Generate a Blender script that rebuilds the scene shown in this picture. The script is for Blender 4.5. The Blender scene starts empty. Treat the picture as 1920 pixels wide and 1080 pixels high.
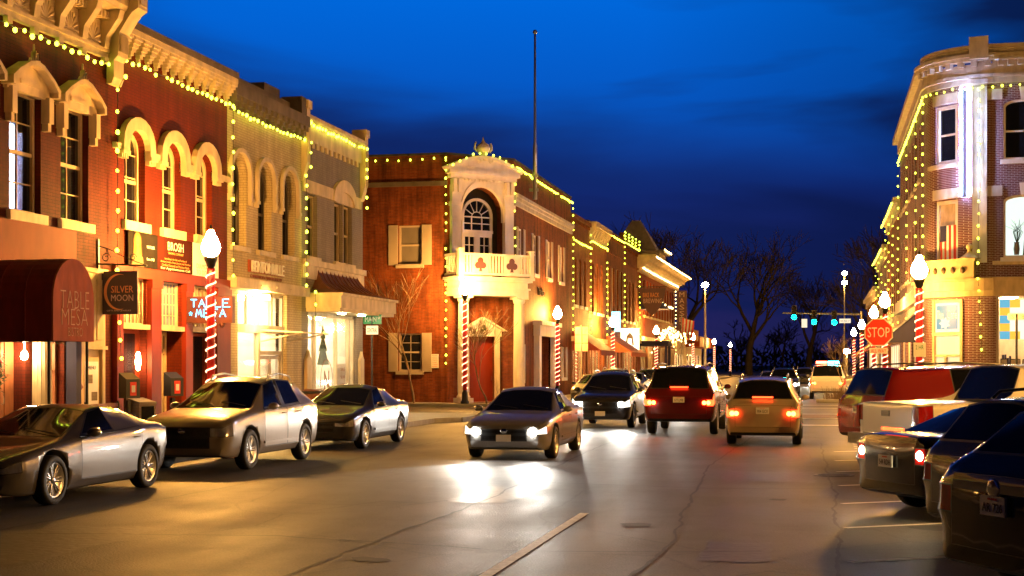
import bpy, bmesh, math, random
from mathutils import Vector, Matrix
random.seed(7)
C = bpy.context.scene.collection
SC = bpy.context.scene
R = math.radians
PI = math.pi

# ------------------------------------------------------------------ camera, sky, exposure
cam = bpy.data.cameras.new('camera')
cam.lens = 50.25; cam.sensor_width = 36; cam.shift_y = 142/1920
cam.clip_start = .1; cam.clip_end = 3000
co = bpy.data.objects.new('camera', cam); C.objects.link(co)
co.location = (0, 0, 1.95); co.rotation_euler = (R(90), 0, R(12.2))
SC.camera = co
SC.view_settings.view_transform = 'Standard'; SC.view_settings.look = 'None'
SC.view_settings.gamma = 1; SC.view_settings.exposure = 0.35
SC.cycles.use_denoising = True
SC.cycles.max_bounces = 6; SC.cycles.diffuse_bounces = 3; SC.cycles.glossy_bounces = 3
SC.cycles.transparent_max_bounces = 12; SC.cycles.sample_clamp_indirect = 6
SC.cycles.use_light_tree = True

W = bpy.data.worlds.new('World'); SC.world = W; W.use_nodes = True
def sky():
    n = W.node_tree.nodes; l = W.node_tree.links
    bg = n['Background']
    tc = n.new('ShaderNodeTexCoord'); sp = n.new('ShaderNodeSeparateXYZ')
    l.new(tc.outputs['Generated'], sp.inputs[0])
    ramp = n.new('ShaderNodeValToRGB'); e = ramp.color_ramp.elements     # dusk: violet at the horizon, saturated blue above
    e[0].position = 0; e[0].color = (.030, .020, .090, 1)
    e[1].position = 1; e[1].color = (.0, .008, .06, 1)
    for p, c in ((.06, (.022, .019, .15, 1)), (.115, (.008, .030, .24, 1)), (.17, (.002, .085, .50, 1)), (.25, (.0, .135, .70, 1)), (.36, (.0, .05, .30, 1)), (.55, (.0, .014, .10, 1))):
        q = e.new(p); q.color = c
    l.new(sp.outputs['Z'], ramp.inputs[0])
    # long flat cloud banks, tilted down to the right, mapped on a high plane (direction / height)
    az = n.new('ShaderNodeMath'); az.operation = 'ARCTAN2'; l.new(sp.outputs['X'], az.inputs[0]); l.new(sp.outputs['Y'], az.inputs[1])
    cb = n.new('ShaderNodeCombineXYZ'); l.new(az.outputs[0], cb.inputs[0]); l.new(sp.outputs['Z'], cb.inputs[1])
    mp = n.new('ShaderNodeMapping'); l.new(cb.outputs[0], mp.inputs[0])
    mp.inputs['Rotation'].default_value = (0, 0, R(14)); mp.inputs['Scale'].default_value = (2.0, 9, 1); mp.inputs['Location'].default_value = (3, 1.11, 0)
    nz = n.new('ShaderNodeTexNoise'); l.new(mp.outputs[0], nz.inputs['Vector'])
    nz.inputs['Scale'].default_value = 1.25; nz.inputs['Detail'].default_value = 5; nz.inputs['Roughness'].default_value = .48; nz.inputs['Distortion'].default_value = .35
    cr = n.new('ShaderNodeValToRGB'); cr.color_ramp.elements[0].position = .43; cr.color_ramp.elements[1].position = .58
    l.new(nz.outputs[0], cr.inputs[0])
    # one broad bank: everything under a line that falls from the upper left towards the middle
    def mth(op, a, b, c=None):
        q = n.new('ShaderNodeMath'); q.operation = op
        for i, v in enumerate((a, b, c)):
            if v is None: continue
            if isinstance(v, (int, float)): q.inputs[i].default_value = v
            else: l.new(v, q.inputs[i])
        return q.outputs[0]
    t = mth('ADD', mth('MULTIPLY_ADD', az.outputs[0], .26, sp.outputs['Z']), mth('MULTIPLY_ADD', nz.outputs[0], -.22, -.014))
    b1 = n.new('ShaderNodeMapRange'); b1.interpolation_type = 'SMOOTHSTEP'; l.new(t, b1.inputs[0]); b1.inputs['From Min'].default_value = .055; b1.inputs['From Max'].default_value = -.05; b1.inputs['To Min'].default_value = 0; b1.inputs['To Max'].default_value = .9
    lo = n.new('ShaderNodeMapRange'); l.new(sp.outputs['Z'], lo.inputs[0]); lo.inputs['From Min'].default_value = .07; lo.inputs['From Max'].default_value = .15; lo.inputs['To Min'].default_value = .3
    cf = mth('MAXIMUM', mth('MULTIPLY', b1.outputs[0], lo.outputs[0]), mth('MULTIPLY', cr.outputs[0], .9))
    mx = n.new('ShaderNodeMix'); mx.data_type = 'RGBA'
    l.new(cf, mx.inputs['Factor']); l.new(ramp.outputs[0], mx.inputs['A']); mx.inputs['B'].default_value = (.005, .013, .090, 1)
    # the afterglow lies ahead: the sky behind the camera is nearly night
    mr = n.new('ShaderNodeMapRange'); mr.inputs['From Min'].default_value = -.5; mr.inputs['From Max'].default_value = .85; mr.inputs['To Min'].default_value = .07; mr.inputs['To Max'].default_value = 1
    l.new(sp.outputs['Y'], mr.inputs[0])
    m2 = n.new('ShaderNodeMix'); m2.data_type = 'RGBA'; m2.blend_type = 'MULTIPLY'; m2.inputs['Factor'].default_value = 1
    mz = n.new('ShaderNodeMapRange'); mz.inputs['From Min'].default_value = .29; mz.inputs['From Max'].default_value = .55; mz.inputs['To Min'].default_value = 1; mz.inputs['To Max'].default_value = .16
    l.new(sp.outputs['Z'], mz.inputs[0]); mm = n.new('ShaderNodeMath'); mm.operation = 'MULTIPLY'; ar = n.new('ShaderNodeMapRange'); ar.inputs['From Min'].default_value = -.12; ar.inputs['From Max'].default_value = .13; ar.inputs['To Min'].default_value = 1; ar.inputs['To Max'].default_value = .5; l.new(az.outputs[0], ar.inputs[0]); l.new(mth('MULTIPLY', mr.outputs[0], ar.outputs[0]), mm.inputs[0]); l.new(mz.outputs[0], mm.inputs[1])
    l.new(mx.outputs['Result'], m2.inputs['A']); l.new(mm.outputs[0], m2.inputs['B']); mx = m2
    l.new(mx.outputs['Result'], bg.inputs['Color']); bg.inputs['Strength'].default_value = .80
sky()

# ------------------------------------------------------------------ helpers
BEND = None; FRAME = None
class MB:
    """collects shapes and links them as ONE mesh object"""
    def __init__(s): s.v = []; s.f = []; s.m = []; s.mi = 0; s.sm = []; s.smooth = False
    def add(s, vs, fs):
        o = len(s.v); s.v += [tuple(p) for p in vs]
        for f in fs: s.f.append([i+o for i in f]); s.m.append(s.mi); s.sm.append(s.smooth)
    def box(s, x0, x1, y0, y1, z0, z1):
        s.add([(x0,y0,z0),(x1,y0,z0),(x1,y1,z0),(x0,y1,z0),(x0,y0,z1),(x1,y0,z1),(x1,y1,z1),(x0,y1,z1)],
              [(0,3,2,1),(4,5,6,7),(0,1,5,4),(1,2,6,5),(2,3,7,6),(3,0,4,7)])
    def poly(s, pts): s.add(pts, [list(range(len(pts)))])
    def prism(s, pts, a0, a1, ax='y'):
        f = {'y': lambda p, a: (p[0], a, p[1]), 'x': lambda p, a: (a, p[0], p[1]), 'z': lambda p, a: (p[0], p[1], a)}[ax]
        n = len(pts)
        s.add([f(p, a0) for p in pts] + [f(p, a1) for p in pts],
              [list(range(n)), list(range(2*n-1, n-1, -1))] + [(i, i+n, (i+1) % n + n, (i+1) % n) for i in range(n)])
    def band(s, outer, inner, y0, y1, closed=False):
        n = len(outer); vs = []
        for p, q in zip(outer, inner): vs += [(p[0],y0,p[1]), (q[0],y0,q[1]), (p[0],y1,p[1]), (q[0],y1,q[1])]
        fs = []
        for i in range(n if closed else n-1):
            a = 4*i; b = 4*((i+1) % n)
            fs += [(a, b, b+1, a+1), (a+2, a+3, b+3, b+2), (a, a+2, b+2, b), (a+1, b+1, b+3, a+3)]
        if not closed: fs += [(0,1,3,2), (4*n-4, 4*n-2, 4*n-1, 4*n-3)]
        s.add(vs, fs)
    def tube(s, pts, r, n=8, smooth=True):
        pts = [Vector(p) for p in pts]; rr = r if isinstance(r, (list, tuple)) else [r]*len(pts)
        vs = []; up = None
        for i, p in enumerate(pts):
            t = (pts[min(i+1, len(pts)-1)] - pts[max(i-1, 0)]).normalized()
            if up is None or abs(t.dot(up)) > .999: up = Vector((0,0,1)) if abs(t.z) < .9 else Vector((1,0,0))
            a = t.cross(up).normalized(); b = a.cross(t)
            up = b
            for k in range(n):
                w = 2*PI*k/n; vs.append(p + (a*math.cos(w) + b*math.sin(w))*rr[i])
        fs = []
        for i in range(len(pts)-1):
            for k in range(n): fs.append((i*n+k, i*n+(k+1) % n, (i+1)*n+(k+1) % n, (i+1)*n+k))
        o = s.smooth; s.smooth = smooth; s.add(vs, fs)
        s.smooth = False; s.add(vs[:n], [list(range(n-1,-1,-1))]); s.add(vs[-n:], [list(range(n))]); s.smooth = o
    def lathe(s, prof, c=(0,0,0), n=16, ax='z', smooth=True):
        vs = []
        for r, z in prof:
            for k in range(n):
                w = 2*PI*k/n; a, b = r*math.cos(w), r*math.sin(w)
                vs.append((c[0]+a, c[1]+b, c[2]+z) if ax == 'z' else (c[0]+z, c[1]+a, c[2]+b))
        fs = []
        for i in range(len(prof)-1):
            for k in range(n): fs.append((i*n+k, i*n+(k+1) % n, (i+1)*n+(k+1) % n, (i+1)*n+k))
        fs += [list(range(n-1,-1,-1)), list(range((len(prof)-1)*n, len(prof)*n))]
        o = s.smooth; s.smooth = smooth; s.add(vs, fs); s.smooth = o
    def ball(s, c, r, n=10, sz=1):
        k = max(4, n//2)
        s.lathe([(max(1e-4, r*math.sin(PI*i/k)), -r*sz*math.cos(PI*i/k)) for i in range(k+1)], c, n)
    def mesh(s, name, mat):
        if BEND: s.v = [BEND(p) for p in s.v]
        me = bpy.data.meshes.new(name); me.from_pydata(s.v, [], s.f)
        for m in (mat if isinstance(mat, (list, tuple)) else [mat]): me.materials.append(m)
        me.polygons.foreach_set('material_index', s.m); me.polygons.foreach_set('use_smooth', s.sm); me.update()
        return me
    def build(s, name, mat, parent=None, loc=None, rz=0):
        return put(name, s.mesh(name, mat), parent, loc, rz)
def put(name, me, parent=None, loc=None, rz=0):
    o = bpy.data.objects.new(name, me); C.objects.link(o)
    if parent: o.parent = parent
    if FRAME and parent is FRAME[0]:        # a front that stands turned within its building
        p = Vector(loc or (0,0,0)); p.rotate(Matrix.Rotation(FRAME[2], 3, 'Z')); loc = p + Vector(FRAME[1]); rz += FRAME[2]
    if loc: o.location = loc
    if rz: o.rotation_euler = (0, 0, rz)
    return o
def tag(o, label, cat, group=None, kind=None):
    o['label'] = label; o['category'] = cat
    if group: o['group'] = group
    if kind: o['kind'] = kind
    return o
def thing(name, label, cat, loc=(0,0,0), rz=0, group=None):
    o = bpy.data.objects.new(name, None); C.objects.link(o); o.empty_display_size = .3
    o.location = loc; o.rotation_euler = (0, 0, rz)
    return tag(o, label, cat, group)
def struct(o): o['kind'] = 'structure'; return o
def outline(x0, x1, z0, z1, rise=0, n=10):
    if rise <= 0: return [(x0,z0),(x0,z1),(x1,z1),(x1,z0)]
    zs = z1-rise; xm = (x0+x1)/2; a = (x1-x0)/2
    return [(x0,z0)] + [(xm-a*math.cos(PI*i/n), zs+rise*math.sin(PI*i/n)) for i in range(n+1)] + [(x1,z0)]
def facade(m, x0, x1, z0, z1, holes, d=.25, cuts=()):
    """front skin in the plane y=0 with openings (x0,x1,z0,z1,rise) and their reveals"""
    xs = sorted({x0, x1, *cuts, *[h[0] for h in holes], *[h[1] for h in holes]}); zs = sorted({z0, z1, *[h[2] for h in holes], *[h[3] for h in holes]})
    xs = [x for x in xs if x0 <= x <= x1]; zs = [z for z in zs if z0 <= z <= z1]
    for a, b in zip(xs, xs[1:]):
        for c, e in zip(zs, zs[1:]):
            mx, mz = (a+b)/2, (c+e)/2
            if not any(h[0] < mx < h[1] and h[2] < mz < h[3] for h in holes):
                m.add([(a,0,c),(b,0,c),(b,0,e),(a,0,e)], [(0,1,2,3)])
    for h in holes:
        rise = h[4] if len(h) > 4 else 0; dd = h[5] if len(h) > 5 else d
        o = outline(h[0], h[1], h[2], h[3], rise)
        for p, q in list(zip(o, o[1:])) + ([(o[-1], o[0])] if h[2] > .05 else []):
            m.add([(p[0],0,p[1]),(q[0],0,q[1]),(q[0],dd,q[1]),(p[0],dd,p[1])], [(0,1,2,3)])
        if rise > 0:
            arc = o[1:-1]; k = len(arc)//2
            for p, q in zip(arc[:k], arc[1:k+1]): m.add([(h[0],0,h[3]),(p[0],0,p[1]),(q[0],0,q[1])], [(0,1,2)])
            for p, q in zip(arc[k:], arc[k+1:]): m.add([(h[1],0,h[3]),(p[0],0,p[1]),(q[0],0,q[1])], [(0,1,2)])
def lettering(s, w, h, mat, parent, x, y, z, ext=.012, name='lettering', rz=0, thin=0):
    """flat raised letters fitted into a w x h box, reading along +x in the plane facing -y"""
    cu = bpy.data.curves.new('letters', 'FONT'); cu.body = s; cu.extrude = .02; cu.resolution_u = 2; cu.align_x = 'LEFT'
    cu.space_line = .9; cu.offset = -thin
    to = bpy.data.objects.new('letters', cu); me = bpy.data.meshes.new_from_object(to)
    bpy.data.objects.remove(to); bpy.data.curves.remove(cu)
    xs = [v.co.x for v in me.vertices]; ys = [v.co.y for v in me.vertices]
    ax0, ax1, ay0, ay1 = min(xs), max(xs), min(ys), max(ys)
    for v in me.vertices:
        u = (v.co.x-ax0)/(ax1-ax0)-.5; t = (v.co.y-ay0)/(ay1-ay0)-.5
        v.co = (u*w, -ext if v.co.z > 0 else 0, t*h)
    me.materials.clear(); me.materials.append(mat); me.name = name
    return put(name, me, parent, (x, y, z), rz)
def fcopy(o, parent=None):
    c = o.copy(); C.objects.link(c); c.parent = parent
    for ch in [q for q in bpy.data.objects if q.parent == o]: fcopy(ch, c)
    return c

# ------------------------------------------------------------------ materials
def nm(name):
    m = bpy.data.materials.new(name); m.use_nodes = True
    return m, m.node_tree.nodes, m.node_tree.links, m.node_tree.nodes['Principled BSDF']
def solid(name, c, rough=.6, metal=0, var=.12, scale=3, coat=0, bump=0, spec=None):
    """a paint or stone: base colour with weathering noise"""
    m, n, l, b = nm(name)
    b.inputs['Roughness'].default_value = rough; b.inputs['Metallic'].default_value = metal
    if coat: b.inputs['Coat Weight'].default_value = coat; b.inputs['Coat Roughness'].default_value = .04
    if spec is not None: b.inputs['Specular IOR Level'].default_value = spec
    tc = n.new('ShaderNodeTexCoord'); nz = n.new('ShaderNodeTexNoise'); nz.inputs['Scale'].default_value = scale; nz.inputs['Detail'].default_value = 5
    mp = n.new('ShaderNodeMapping'); mp.inputs['Scale'].default_value = (1, 1, .4); l.new(tc.outputs['Object'], mp.inputs[0]); l.new(mp.outputs[0], nz.inputs['Vector'])
    r = n.new('ShaderNodeValToRGB'); r.color_ramp.elements[0].position = .3; r.color_ramp.elements[1].position = .7
    r.color_ramp.elements[0].color = (*[x*(1-var) for x in c], 1); r.color_ramp.elements[1].color = (*[min(1, x*(1+var)) for x in c], 1)
    l.new(nz.outputs[0], r.inputs[0]); l.new(r.outputs[0], b.inputs['Base Color'])
    if bump:
        bp = n.new('ShaderNodeBump'); bp.inputs['Strength'].default_value = bump; bp.inputs['Distance'].default_value = .02
        l.new(nz.outputs[0], bp.inputs['Height']); l.new(bp.outputs[0], b.inputs['Normal'])
    return m
def glow(name, c, s, sample=True):
    m, n, l, b = nm(name)
    b.inputs['Base Color'].default_value = (*[min(.8, x)*.3 for x in c], 1); b.inputs['Emission Color'].default_value = (*c, 1); b.inputs['Emission Strength'].default_value = s
    if not sample: m.cycles.emission_sampling = 'NONE'
    return m
def brick(name, c1, c2, mortar, size=.007, bump=.5, stain=.25, rough=.75, bw=.225, rh=.075):
    m, n, l, b = nm(name); b.inputs['Roughness'].default_value = rough; b.inputs['Specular IOR Level'].default_value = .18
    tc = n.new('ShaderNodeTexCoord'); sp = n.new('ShaderNodeSeparateXYZ'); l.new(tc.outputs['Object'], sp.inputs[0])
    ad = n.new('ShaderNodeMath'); l.new(sp.outputs['X'], ad.inputs[0]); l.new(sp.outputs['Y'], ad.inputs[1])
    cb = n.new('ShaderNodeCombineXYZ'); l.new(ad.outputs[0], cb.inputs[0]); l.new(sp.outputs['Z'], cb.inputs[1])
    t = n.new('ShaderNodeTexBrick'); l.new(cb.outputs[0], t.inputs['Vector'])
    t.inputs['Scale'].default_value = 1; t.inputs['Brick Width'].default_value = bw; t.inputs['Row Height'].default_value = rh; t.inputs['Mortar Size'].default_value = size
    t.inputs['Color1'].default_value = (*c1, 1); t.inputs['Color2'].default_value = (*c2, 1); t.inputs['Mortar'].default_value = (*mortar, 1)
    nz = n.new('ShaderNodeTexNoise'); nz.inputs['Scale'].default_value = .9; nz.inputs['Detail'].default_value = 7; nz.inputs['Roughness'].default_value = .65
    l.new(tc.outputs['Object'], nz.inputs['Vector'])
    r = n.new('ShaderNodeValToRGB'); r.color_ramp.elements[0].position = .3; r.color_ramp.elements[1].position = .66
    r.color_ramp.elements[0].color = (1-stain,)*3+(1,); r.color_ramp.elements[1].color = (1, 1, 1, 1); l.new(nz.outputs[0], r.inputs[0])
    mx = n.new('ShaderNodeMix'); mx.data_type = 'RGBA'; mx.blend_type = 'MULTIPLY'; mx.inputs['Factor'].default_value = 1
    l.new(t.outputs['Color'], mx.inputs['A']); l.new(r.outputs[0], mx.inputs['B'])
    mp = n.new('ShaderNodeMapping'); mp.inputs['Scale'].default_value = (2.6, 2.6, .22); l.new(tc.outputs['Object'], mp.inputs[0])     # rain streaks and old paint
    n2 = n.new('ShaderNodeTexNoise'); n2.inputs['Scale'].default_value = 1; n2.inputs['Detail'].default_value = 6; n2.inputs['Roughness'].default_value = .7; l.new(mp.outputs[0], n2.inputs['Vector'])
    r2 = n.new('ShaderNodeValToRGB'); r2.color_ramp.elements[0].position = .33; r2.color_ramp.elements[1].position = .6; r2.color_ramp.elements[0].color = (1-stain*1.3,)*3+(1,); r2.color_ramp.elements[1].color = (1, 1, 1, 1); l.new(n2.outputs[0], r2.inputs[0])
    m3 = n.new('ShaderNodeMix'); m3.data_type = 'RGBA'; m3.blend_type = 'MULTIPLY'; m3.inputs['Factor'].default_value = 1
    l.new(mx.outputs['Result'], m3.inputs['A']); l.new(r2.outputs[0], m3.inputs['B']); l.new(m3.outputs['Result'], b.inputs['Base Color'])
    bp = n.new('ShaderNodeBump'); bp.invert = True; bp.inputs['Strength'].default_value = bump; bp.inputs['Distance'].default_value = .012
    l.new(t.outputs['Fac'], bp.inputs['Height']); l.new(bp.outputs[0], b.inputs['Normal'])
    return m
def clear_glass(name):
    m, n, l, b = nm(name); n.remove(b)
    tr = n.new('ShaderNodeBsdfTransparent'); gl = n.new('ShaderNodeBsdfGlossy'); gl.inputs['Roughness'].default_value = .03
    lw = n.new('ShaderNodeLayerWeight'); lw.inputs['Blend'].default_value = .5; mx = n.new('ShaderNodeMixShader')
    pw = n.new('ShaderNodeMath'); pw.operation = 'POWER'; pw.inputs[1].default_value = 5; l.new(lw.outputs['Facing'], pw.inputs[0])
    fr = n.new('ShaderNodeMath'); fr.operation = 'MULTIPLY_ADD'; fr.inputs[1].default_value = .94; fr.inputs[2].default_value = .035; l.new(pw.outputs[0], fr.inputs[0])
    l.new(fr.outputs[0], mx.inputs[0]); l.new(tr.outputs[0], mx.inputs[1]); l.new(gl.outputs[0], mx.inputs[2]); l.new(mx.outputs[0], n['Material Output'].inputs[0])
    return m
def asphalt():
    m, n, l, b = nm('asphalt')
    tc = n.new('ShaderNodeTexCoord')
    a = n.new('ShaderNodeTexNoise'); a.inputs['Scale'].default_value = .45; a.inputs['Detail'].default_value = 9; a.inputs['Roughness'].default_value = .72; l.new(tc.outputs['Object'], a.inputs['Vector'])
    g = n.new('ShaderNodeTexNoise'); g.inputs['Scale'].default_value = 38; g.inputs['Detail'].default_value = 3; l.new(tc.outputs['Object'], g.inputs['Vector'])
    mp = n.new('ShaderNodeMapping'); mp.inputs['Scale'].default_value = (1.5, .1, 1); l.new(tc.outputs['Object'], mp.inputs[0])
    w = n.new('ShaderNodeTexNoise'); w.inputs['Scale'].default_value = 1; w.inputs['Detail'].default_value = 3; l.new(mp.outputs[0], w.inputs['Vector'])    # wheel tracks along the lanes
    s1 = n.new('ShaderNodeMath'); s1.operation = 'MULTIPLY_ADD'; s1.inputs[1].default_value = .5; l.new(w.outputs[0], s1.inputs[0]); l.new(a.outputs[0], s1.inputs[2])
    s2 = n.new('ShaderNodeMath'); s2.operation = 'MULTIPLY_ADD'; s2.inputs[1].default_value = .62; l.new(g.outputs[0], s2.inputs[0]); l.new(s1.outputs[0], s2.inputs[2])
    r = n.new('ShaderNodeValToRGB'); r.color_ramp.elements[0].position = .74; r.color_ramp.elements[1].position = 1.2
    r.color_ramp.elements[0].color = (.015, .0135, .012, 1); r.color_ramp.elements[1].color = (.070, .062, .054, 1); l.new(s2.outputs[0], r.inputs[0])
    # cracks
    vo = n.new('ShaderNodeTexVoronoi'); vo.feature = 'DISTANCE_TO_EDGE'; vo.inputs['Scale'].default_value = .42
    wa = n.new('ShaderNodeMix'); wa.data_type = 'RGBA'; wa.inputs['Factor'].default_value = .25; l.new(tc.outputs['Object'], wa.inputs['A']); l.new(a.outputs['Color'], wa.inputs['B'])
    l.new(wa.outputs['Result'], vo.inputs['Vector'])
    ck = n.new('ShaderNodeValToRGB'); ck.color_ramp.elements[0].position = .0; ck.color_ramp.elements[1].position = .006; ck.color_ramp.elements[0].color = (.55, .55, .55, 1); l.new(vo.outputs['Distance'], ck.inputs[0])
    mx = n.new('ShaderNodeMix'); mx.data_type = 'RGBA'; mx.blend_type = 'MULTIPLY'; mx.inputs['Factor'].default_value = 1
    l.new(r.outputs[0], mx.inputs['A']); l.new(ck.outputs[0], mx.inputs['B']); l.new(mx.outputs['Result'], b.inputs['Base Color'])
    rr = n.new('ShaderNodeMapRange'); rr.inputs['To Min'].default_value = .37; rr.inputs['To Max'].default_value = .68; l.new(s2.outputs[0], rr.inputs[0]); rr.inputs['From Min'].default_value = .6; rr.inputs['From Max'].default_value = 1.3
    l.new(rr.outputs[0], b.inputs['Roughness'])
    bp = n.new('ShaderNodeBump'); bp.inputs['Strength'].default_value = .8; bp.inputs['Distance'].default_value = .010; l.new(g.outputs[0], bp.inputs['Height']); l.new(bp.outputs[0], b.inputs['Normal'])
    return m
M = {}
M['asphalt'] = asphalt()
M['soil'] = solid('soil', (.05, .045, .035), .9)
M['concrete'] = solid('concrete', (.30, .28, .25), .8, scale=1.5, bump=.2)
M['kerb'] = solid('kerb_stone', (.36, .34, .31), .8, scale=4)
M['pavers'] = brick('brick_pavers', (.24, .13, .09), (.30, .17, .12), (.12, .10, .09), rh=.11, bw=.22)
M['line'] = solid('road_paint', (.78, .76, .70), .6, var=.22, scale=9)
M['yline'] = solid('yellow_road_paint', (.6, .42, .06), .6, var=.3, scale=9)
M['red_brick'] = brick('red_painted_brick', (.135, .0175, .005), (.11, .0145, .0045), (.075, .011, .0045), bump=.6, stain=.4)
M['red_brick2'] = brick('bright_red_painted_brick', (.175, .0215, .005), (.15, .0185, .0045), (.105, .014, .0045), bump=.55, stain=.3)
M['red_paint'] = solid('red_paint', (.21, .022, .007), .55, var=.15, spec=.25)
M['orange_paint'] = solid('orange_stucco', (.20, .028, .008), .7, var=.12, spec=.2)
M['cream'] = solid('cream_paint', (.60, .47, .29), .6, var=.24, spec=.3)
M['cream_brick'] = brick('cream_painted_brick', (.62, .50, .30), (.56, .44, .26), (.36, .28, .16), stain=.22)
M['grey_brick'] = brick('grey_painted_brick', (.30, .25, .21), (.27, .225, .19), (.21, .175, .15), stain=.2)
M['tan_paint'] = solid('tan_paint', (.55, .45, .32), .6, var=.22, spec=.3)
M['dark_corbel'] = solid('sooty_brick', (.13, .10, .075), .85, var=.35, scale=2)
M['roof'] = solid('roof_felt', (.06, .055, .055), .85)
M['brown_brick'] = brick('brown_red_brick', (.32, .078, .020), (.22, .048, .015), (.21, .09, .045), size=.008, stain=.5)
M['purple_brick'] = brick('plum_red_brick', (.17, .055, .062), (.13, .042, .050), (.42, .36, .38), size=.009, stain=.2)
M['row_brick'] = brick('old_red_brick', (.34, .10, .03), (.26, .07, .022), (.24, .12, .06), stain=.4)
M['white'] = solid('white_paint', (.72, .66, .63), .55, var=.12, spec=.3)
M['offwhite'] = solid('aged_white_paint', (.62, .56, .48), .6, var=.15)
M['stone'] = solid('limestone', (.46, .41, .36), .7, var=.22, spec=.3)
M['copper'] = solid('brown_standing_seam', (.20, .075, .05), .4, metal=.5, var=.2)
M['black'] = solid('black_iron', (.012, .012, .012), .4, var=.1)
M['dark'] = solid('dark_interior', (.02, .014, .01), .9)
M['steel'] = solid('galvanised_steel', (.45, .45, .44), .4, metal=.8)
M['wood'] = solid('stained_wood', (.22, .075, .03), .5, var=.3, scale=6)
M['maroon_cloth'] = solid('maroon_canvas', (.20, .018, .012), .8, var=.2, scale=5, bump=.5)
M['red_cloth'] = solid('rust_canvas', (.42, .085, .03), .8, var=.2, scale=5, bump=.5)
M['navy_cloth'] = solid('navy_canvas', (.022, .022, .075), .8)
M['glass'] = solid('dark_window_glass', (.008, .009, .013), .04, var=.05, spec=.7)
M['shade'] = solid('window_blind', (.16, .14, .13), .35, var=.1, spec=.6)
M['clear'] = clear_glass('shop_glass')
M['shutter'] = solid('pale_shutter_paint', (.40, .33, .28), .6, var=.08)
M['bark'] = solid('bark', (.032, .024, .018), .9, var=.3, scale=5)
M['pale_bark'] = solid('pale_bark', (.22, .15, .09), .9, var=.3, scale=5)
M['green'] = solid('evergreen_needles', (.03, .055, .02), .8, var=.4, scale=20)
M['bulb'] = glow('string_bulb', (.80, 1.0, .05), 7)
M['far_bulb'] = glow('warm_string_bulb', (1.0, .72, .25), 9)
M['globe'] = glow('lamp_globe', (1.0, .46, .085), 1000)
M['rope'] = glow('rope_light', (1.0, .42, .22), 5)
M['lamp_red'] = solid('red_wrap', (.45, .012, .012), .35, var=.2, scale=12)
M['neon'] = glow('neon_tube', (.10, .62, 1.0), 3.2)
M['warm_lamp'] = glow('warm_bulb', (1.0, .62, .25), 110)
M['porch_light'] = glow('porch_light', (1.0, .66, .28), 320)
M['wall_light'] = glow('wall_light', (1.0, .60, .16), 700)
M['white_lamp'] = glow('white_bulb', (1.0, .84, .48), 115)
M['red_sign'] = solid('sign_red', (.75, .03, .015), .4, var=.05)
M['green_sign'] = solid('sign_green', (.0, .20, .075), .4, var=.05)
M['sign_white'] = solid('sign_white', (.8, .8, .78), .4, var=.03)
M['signal_green'] = glow('green_signal', (.0, 1.0, .66), 40)
M['skin'] = solid('poster_skin', (.22, .11, .06), .8, spec=.05)
M['hair'] = solid('poster_hair', (.16, .08, .03), .8, spec=.05)
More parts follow.
